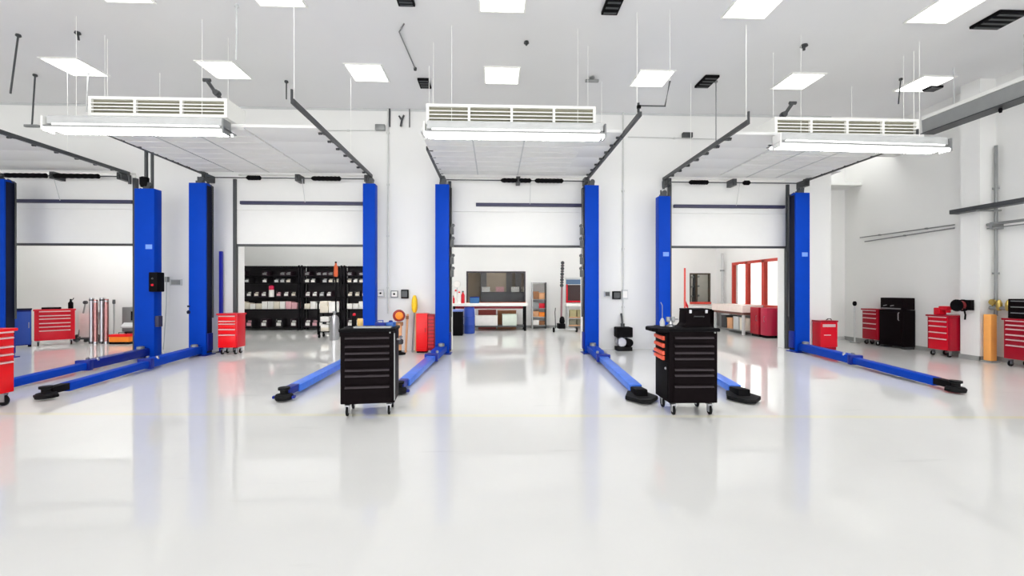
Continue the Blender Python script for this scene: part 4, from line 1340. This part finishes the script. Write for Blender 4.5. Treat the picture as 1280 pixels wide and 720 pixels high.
# engine hoist
a = at(702, 411, 15.2)
t = thing('engine_hoist', 'dark wheeled jack hoist with a tall chain post behind the middle bay', 'hoist', (a.x, 15.2, 0))
box(-.14, .12, -.1, .25, .12, .3).build('base_block', BLACK, t, bevel=.02)
G().bar((-.3, -.15, .1), (.5, .3, .1), .08, .06).bar((.5, -.15, .1), (-.3, .3, .1), .08, .06).build('legs_frame', LGREY, t)
for x, y in ((-.3, -.15), (.5, -.15)):
    G().lathe([(.03, -.03), (.08, -.03), (.09, 0), (.08, .03), (.03, .03)], (x, y, .09), 14, 'x').build('wheel', BLACK, t)
G().tube([(0, .1, .3), (.02, .1, 1.3), (.05, .1, 2.45)], .035, 8).build('post', mat('rosy_post', (150, 110, 116), .4, .3), t)
g = G()
for k in range(9):
    z = 2.45 - .1 * k
    g.lathe([(.05, -.03), (.07, 0), (.05, .03)], (.05 - .004 * k, .08, z), 8, 'z' if k % 2 else 'y')
g.build('chain', DGREY, t)
G().lathe([(.07, .3), (.1, .36), (.08, .5), (.04, .55)], (.02, .02, 0), 14).build('pump', BLACK, t)
G().tube([(-.2, .1, .12), (-.22, .1, .7), (-.2, .12, .85)], .015, 8).build('handle', DGREY, t)
# red cabinet with counter
a, b = at(708, 410, 16.2), at(741, 346, 16.2)
t = thing('display_cabinet', 'red framed cabinet with a blue top panel and a white counter behind the middle bay', 'cabinet', (a.x, 16.2, 0))
w = b.x - a.x
box(0, w, .1, .16, 1.0, 1.68).build('back_board', mat('dark_board', (66, 50, 50), .5), t)
G().box(0, .05, .0, .1, 1.0, 1.7).box(w - .05, w, 0, .1, 1.0, 1.7).box(.05, w - .05, 0, .1, 1.02, 1.08).build('frame', RED, t)
box(-.0, w, -.03, .12, 1.7, 1.88).build('top_panel', mat('slate_blue', (80, 108, 140), .5), t)
box(-.02, w + .02, -.04, .16, 1.88, 1.94).build('cornice', LGREY, t)
box(-.05, w + .05, -.3, .25, .88, .98).build('counter', PAPER, t, bevel=.01)
for z in (.15, .45):
    box(.02, w - .02, -.25, .2, z, z + .03).build('shelf', TAN, t)
for x in (.0, w - .05):
    box(x, x + .05, -.27, .22, 0, .88).build('side', LGREY, t)
on = ['left', 'middle', 'right']
for k in range(3):
    x0 = a.x + .08 + k * .3
    carton('olive_carton', 'olive carton on the lower shelf of the red framed cabinet, %s one' % on[k], x0, x0 + .26, .18, .38, 16.0, OLIVE, .3, 'cartons under the white counter')
    carton('olive_carton', 'pale carton on the upper shelf of the red framed cabinet, %s one' % on[k], x0, x0 + .26, .48, .74, 16.0, mat('khaki_card', (180, 172, 130), .7), .3, 'cartons under the white counter')
# pale yellow hose post beside the middle column
a = at(728, 430, 10.6)

# office furniture seen through the dark rear window
t = thing('office_shelf', 'dark office shelf seen through the dark framed rear window', 'shelf', (-.6, RY + 1.5, 0))
box(0, 2.3, 0, .35, .6, 1.4).build('lower_cabinet', mat('slate_cabinet', (84, 84, 90), .5), t)
for x in (0, 1.1, 1.5):
    box(x, x + .25, .1, .3, 1.4, 2.4).build('upright_panel', mat('grey_brown_panel', (104, 100, 100), .5), t)
for k, x in enumerate((.1, .7, 1.35, 1.85)):
    carton('office_box', '%s box on the dark office shelf behind the rear window' % ['leftmost white', 'pinkish', 'right-hand white', 'rightmost pale'][k], -.6 + x - .05, -.6 + x + .3, 1.4, 1.62, RY + 1.42, [PAPER, PINK, PAPER, CREAM][k], .1)
t = thing('office_rack', 'dark equipment rack seen through the small bronze rear window', 'rack', (7.75, RY + .7, 0))
box(0, .2, 0, .2, 0, 2.4).build('column', BLACK, t)
for z in (1.2, 1.6, 2.0):
    G().tube([(.3, .05, z), (.8, .05, z + .05)], .04, 8).build('rail', GREY, t)
G().tube([(.55, .05, .8), (.6, .05, 2.2)], .06, 8).build('stand', DGREY, t)

# ------------------------------------------------------------------ rear workshop behind the right bay
t = thing('side_bench', 'cream-topped bench under the red framed side window', 'workbench', (XRR - .75, 13.9, 0))
box(0, .74, 0, 2.0, .74, .98).build('worktop', mat('pink_cream_top', (238, 222, 214), .5), t, bevel=.01)
box(.05, .7, .05, 1.95, .66, .74).build('under_rail', mat('brown_rail', (110, 70, 60), .5), t)
for y in (.05, 1.87):
    for x in (.05, .62):
        box(x, x + .07, y, y + .08, 0, .66).build('leg', LGREY, t)
box(.1, .7, .1, 1.9, .1, .13).build('lower_shelf', GREY, t)
for k, (y, m, hh, lab) in enumerate(((14.0, CREAM, .42, 'cream carton under the side bench nearest the red panels'), (14.4, LGREY, .45, 'light grey carton under the side bench, second from the red panels'),
                                     (14.8, TAN, .38, 'tan carton under the side bench, third from the red panels'), (15.2, DGREY, .44, 'dark carton under the side bench, farthest from the red panels'))):
    carton('bench_carton', lab, XRR - .6, XRR - .2, .13, .13 + hh, y, m, .32, 'cartons under the side bench')
for k, (ya, yb, m, lab) in enumerate(((13.35, 13.8, REDD, 'dark red low cabinet standing at the near end of the side bench'), (12.95, 13.25, mat('crimson_panel', (176, 20, 60), .4), 'crimson low cabinet nearest the bay opening beside the side bench'))):
    t = thing('side_cabinet', lab, 'cabinet', (XRR - .55, ya, 0))
    box(0, .5, 0, yb - ya, .08, .93).build('panel', m, t, bevel=.012)
    box(.03, .47, .03, yb - ya - .03, 0, .08).build('plinth', BLACK, t)
    G().tube([(0, .1, .5), (-.03, .1, .52), (-.03, .1, .65), (0, .1, .67)], .008, 6).build('handle', CHROME, t)
t = thing('red_pole', 'thin red pole standing behind the right black cart near the small rear window', 'pole', (at(856, 400, 15.8).x, 15.8, 0))
G().tube([(0, 0, .02), (0, 0, 2.3)], .035, 8).build('pole', mat('coral_red', (226, 92, 84), .5), t)
G().lathe([(.16, 0), (.16, .02)], (0, 0, 0), 14).build('base', DGREY, t)
G().prism([(-.03, 1.2), (.12, .9), (.12, .8), (-.03, .95)], -.02, .02, axis='y').build('brace', RED, t)
t = thing('pale_pillar', 'pale grey slim pillar pipe left of the red framed side window', 'pipe', (at(908, 400, 16).x, 16.3, 0))
G().tube([(0, 0, 0), (0, 0, 2.9)], .05, 10).build('pipe', LGREY, t)
G().lathe([(.1, 0), (.1, .03)], (0, 0, 0), 14).lathe([(.08, 2.2), (.08, 2.26)], (0, 0, 0), 14).build('flange', GREY, t)
t = thing('window_counter', 'white counter ledge with a dark cabinet below the small rear window', 'counter', (7.75, RY - .45, 0))
box(0, 1.0, 0, .44, .74, .86).build('ledge', PAPER, t, bevel=.01)
box(.05, .95, .05, .42, .05, .74).build('cabinet', BLACKP, t, bevel=.01)
box(.08, .92, .08, .4, 0, .05).build('plinth', BLACK, t)

# ------------------------------------------------------------------ light
w = bpy.data.worlds.new('world')
S.world = w
w.use_nodes = True
bg = w.node_tree.nodes['Background']
bg.inputs['Color'].default_value = (1.0, 1.0, 1.0, 1)
bg.inputs['Strength'].default_value = 5.4

for a, b in ((-15, -7.2), (-6.6, 1.2), (1.8, 10)):  # portals over the added front wall openings
    ld = bpy.data.lights.new('fill_opening_portal', 'AREA')
    ld.shape = 'RECTANGLE'
    ld.size, ld.size_y = b - a, 5
    ld.cycles.is_portal = True
    lo = bpy.data.objects.new('fill_opening_portal', ld)
    COL.objects.link(lo)
    lo.location = ((a + b) / 2, -13.05, 2.5)
    lo.rotation_euler = (PI / 2, 0, 0)

S.view_settings.view_transform = 'Standard'
S.view_settings.look = 'None'
S.view_settings.gamma = 1
S.view_settings.use_curve_mapping = False
S.view_settings.exposure = 0.13
S.cycles.max_bounces = 10
S.cycles.diffuse_bounces = 8
S.cycles.use_denoising = True
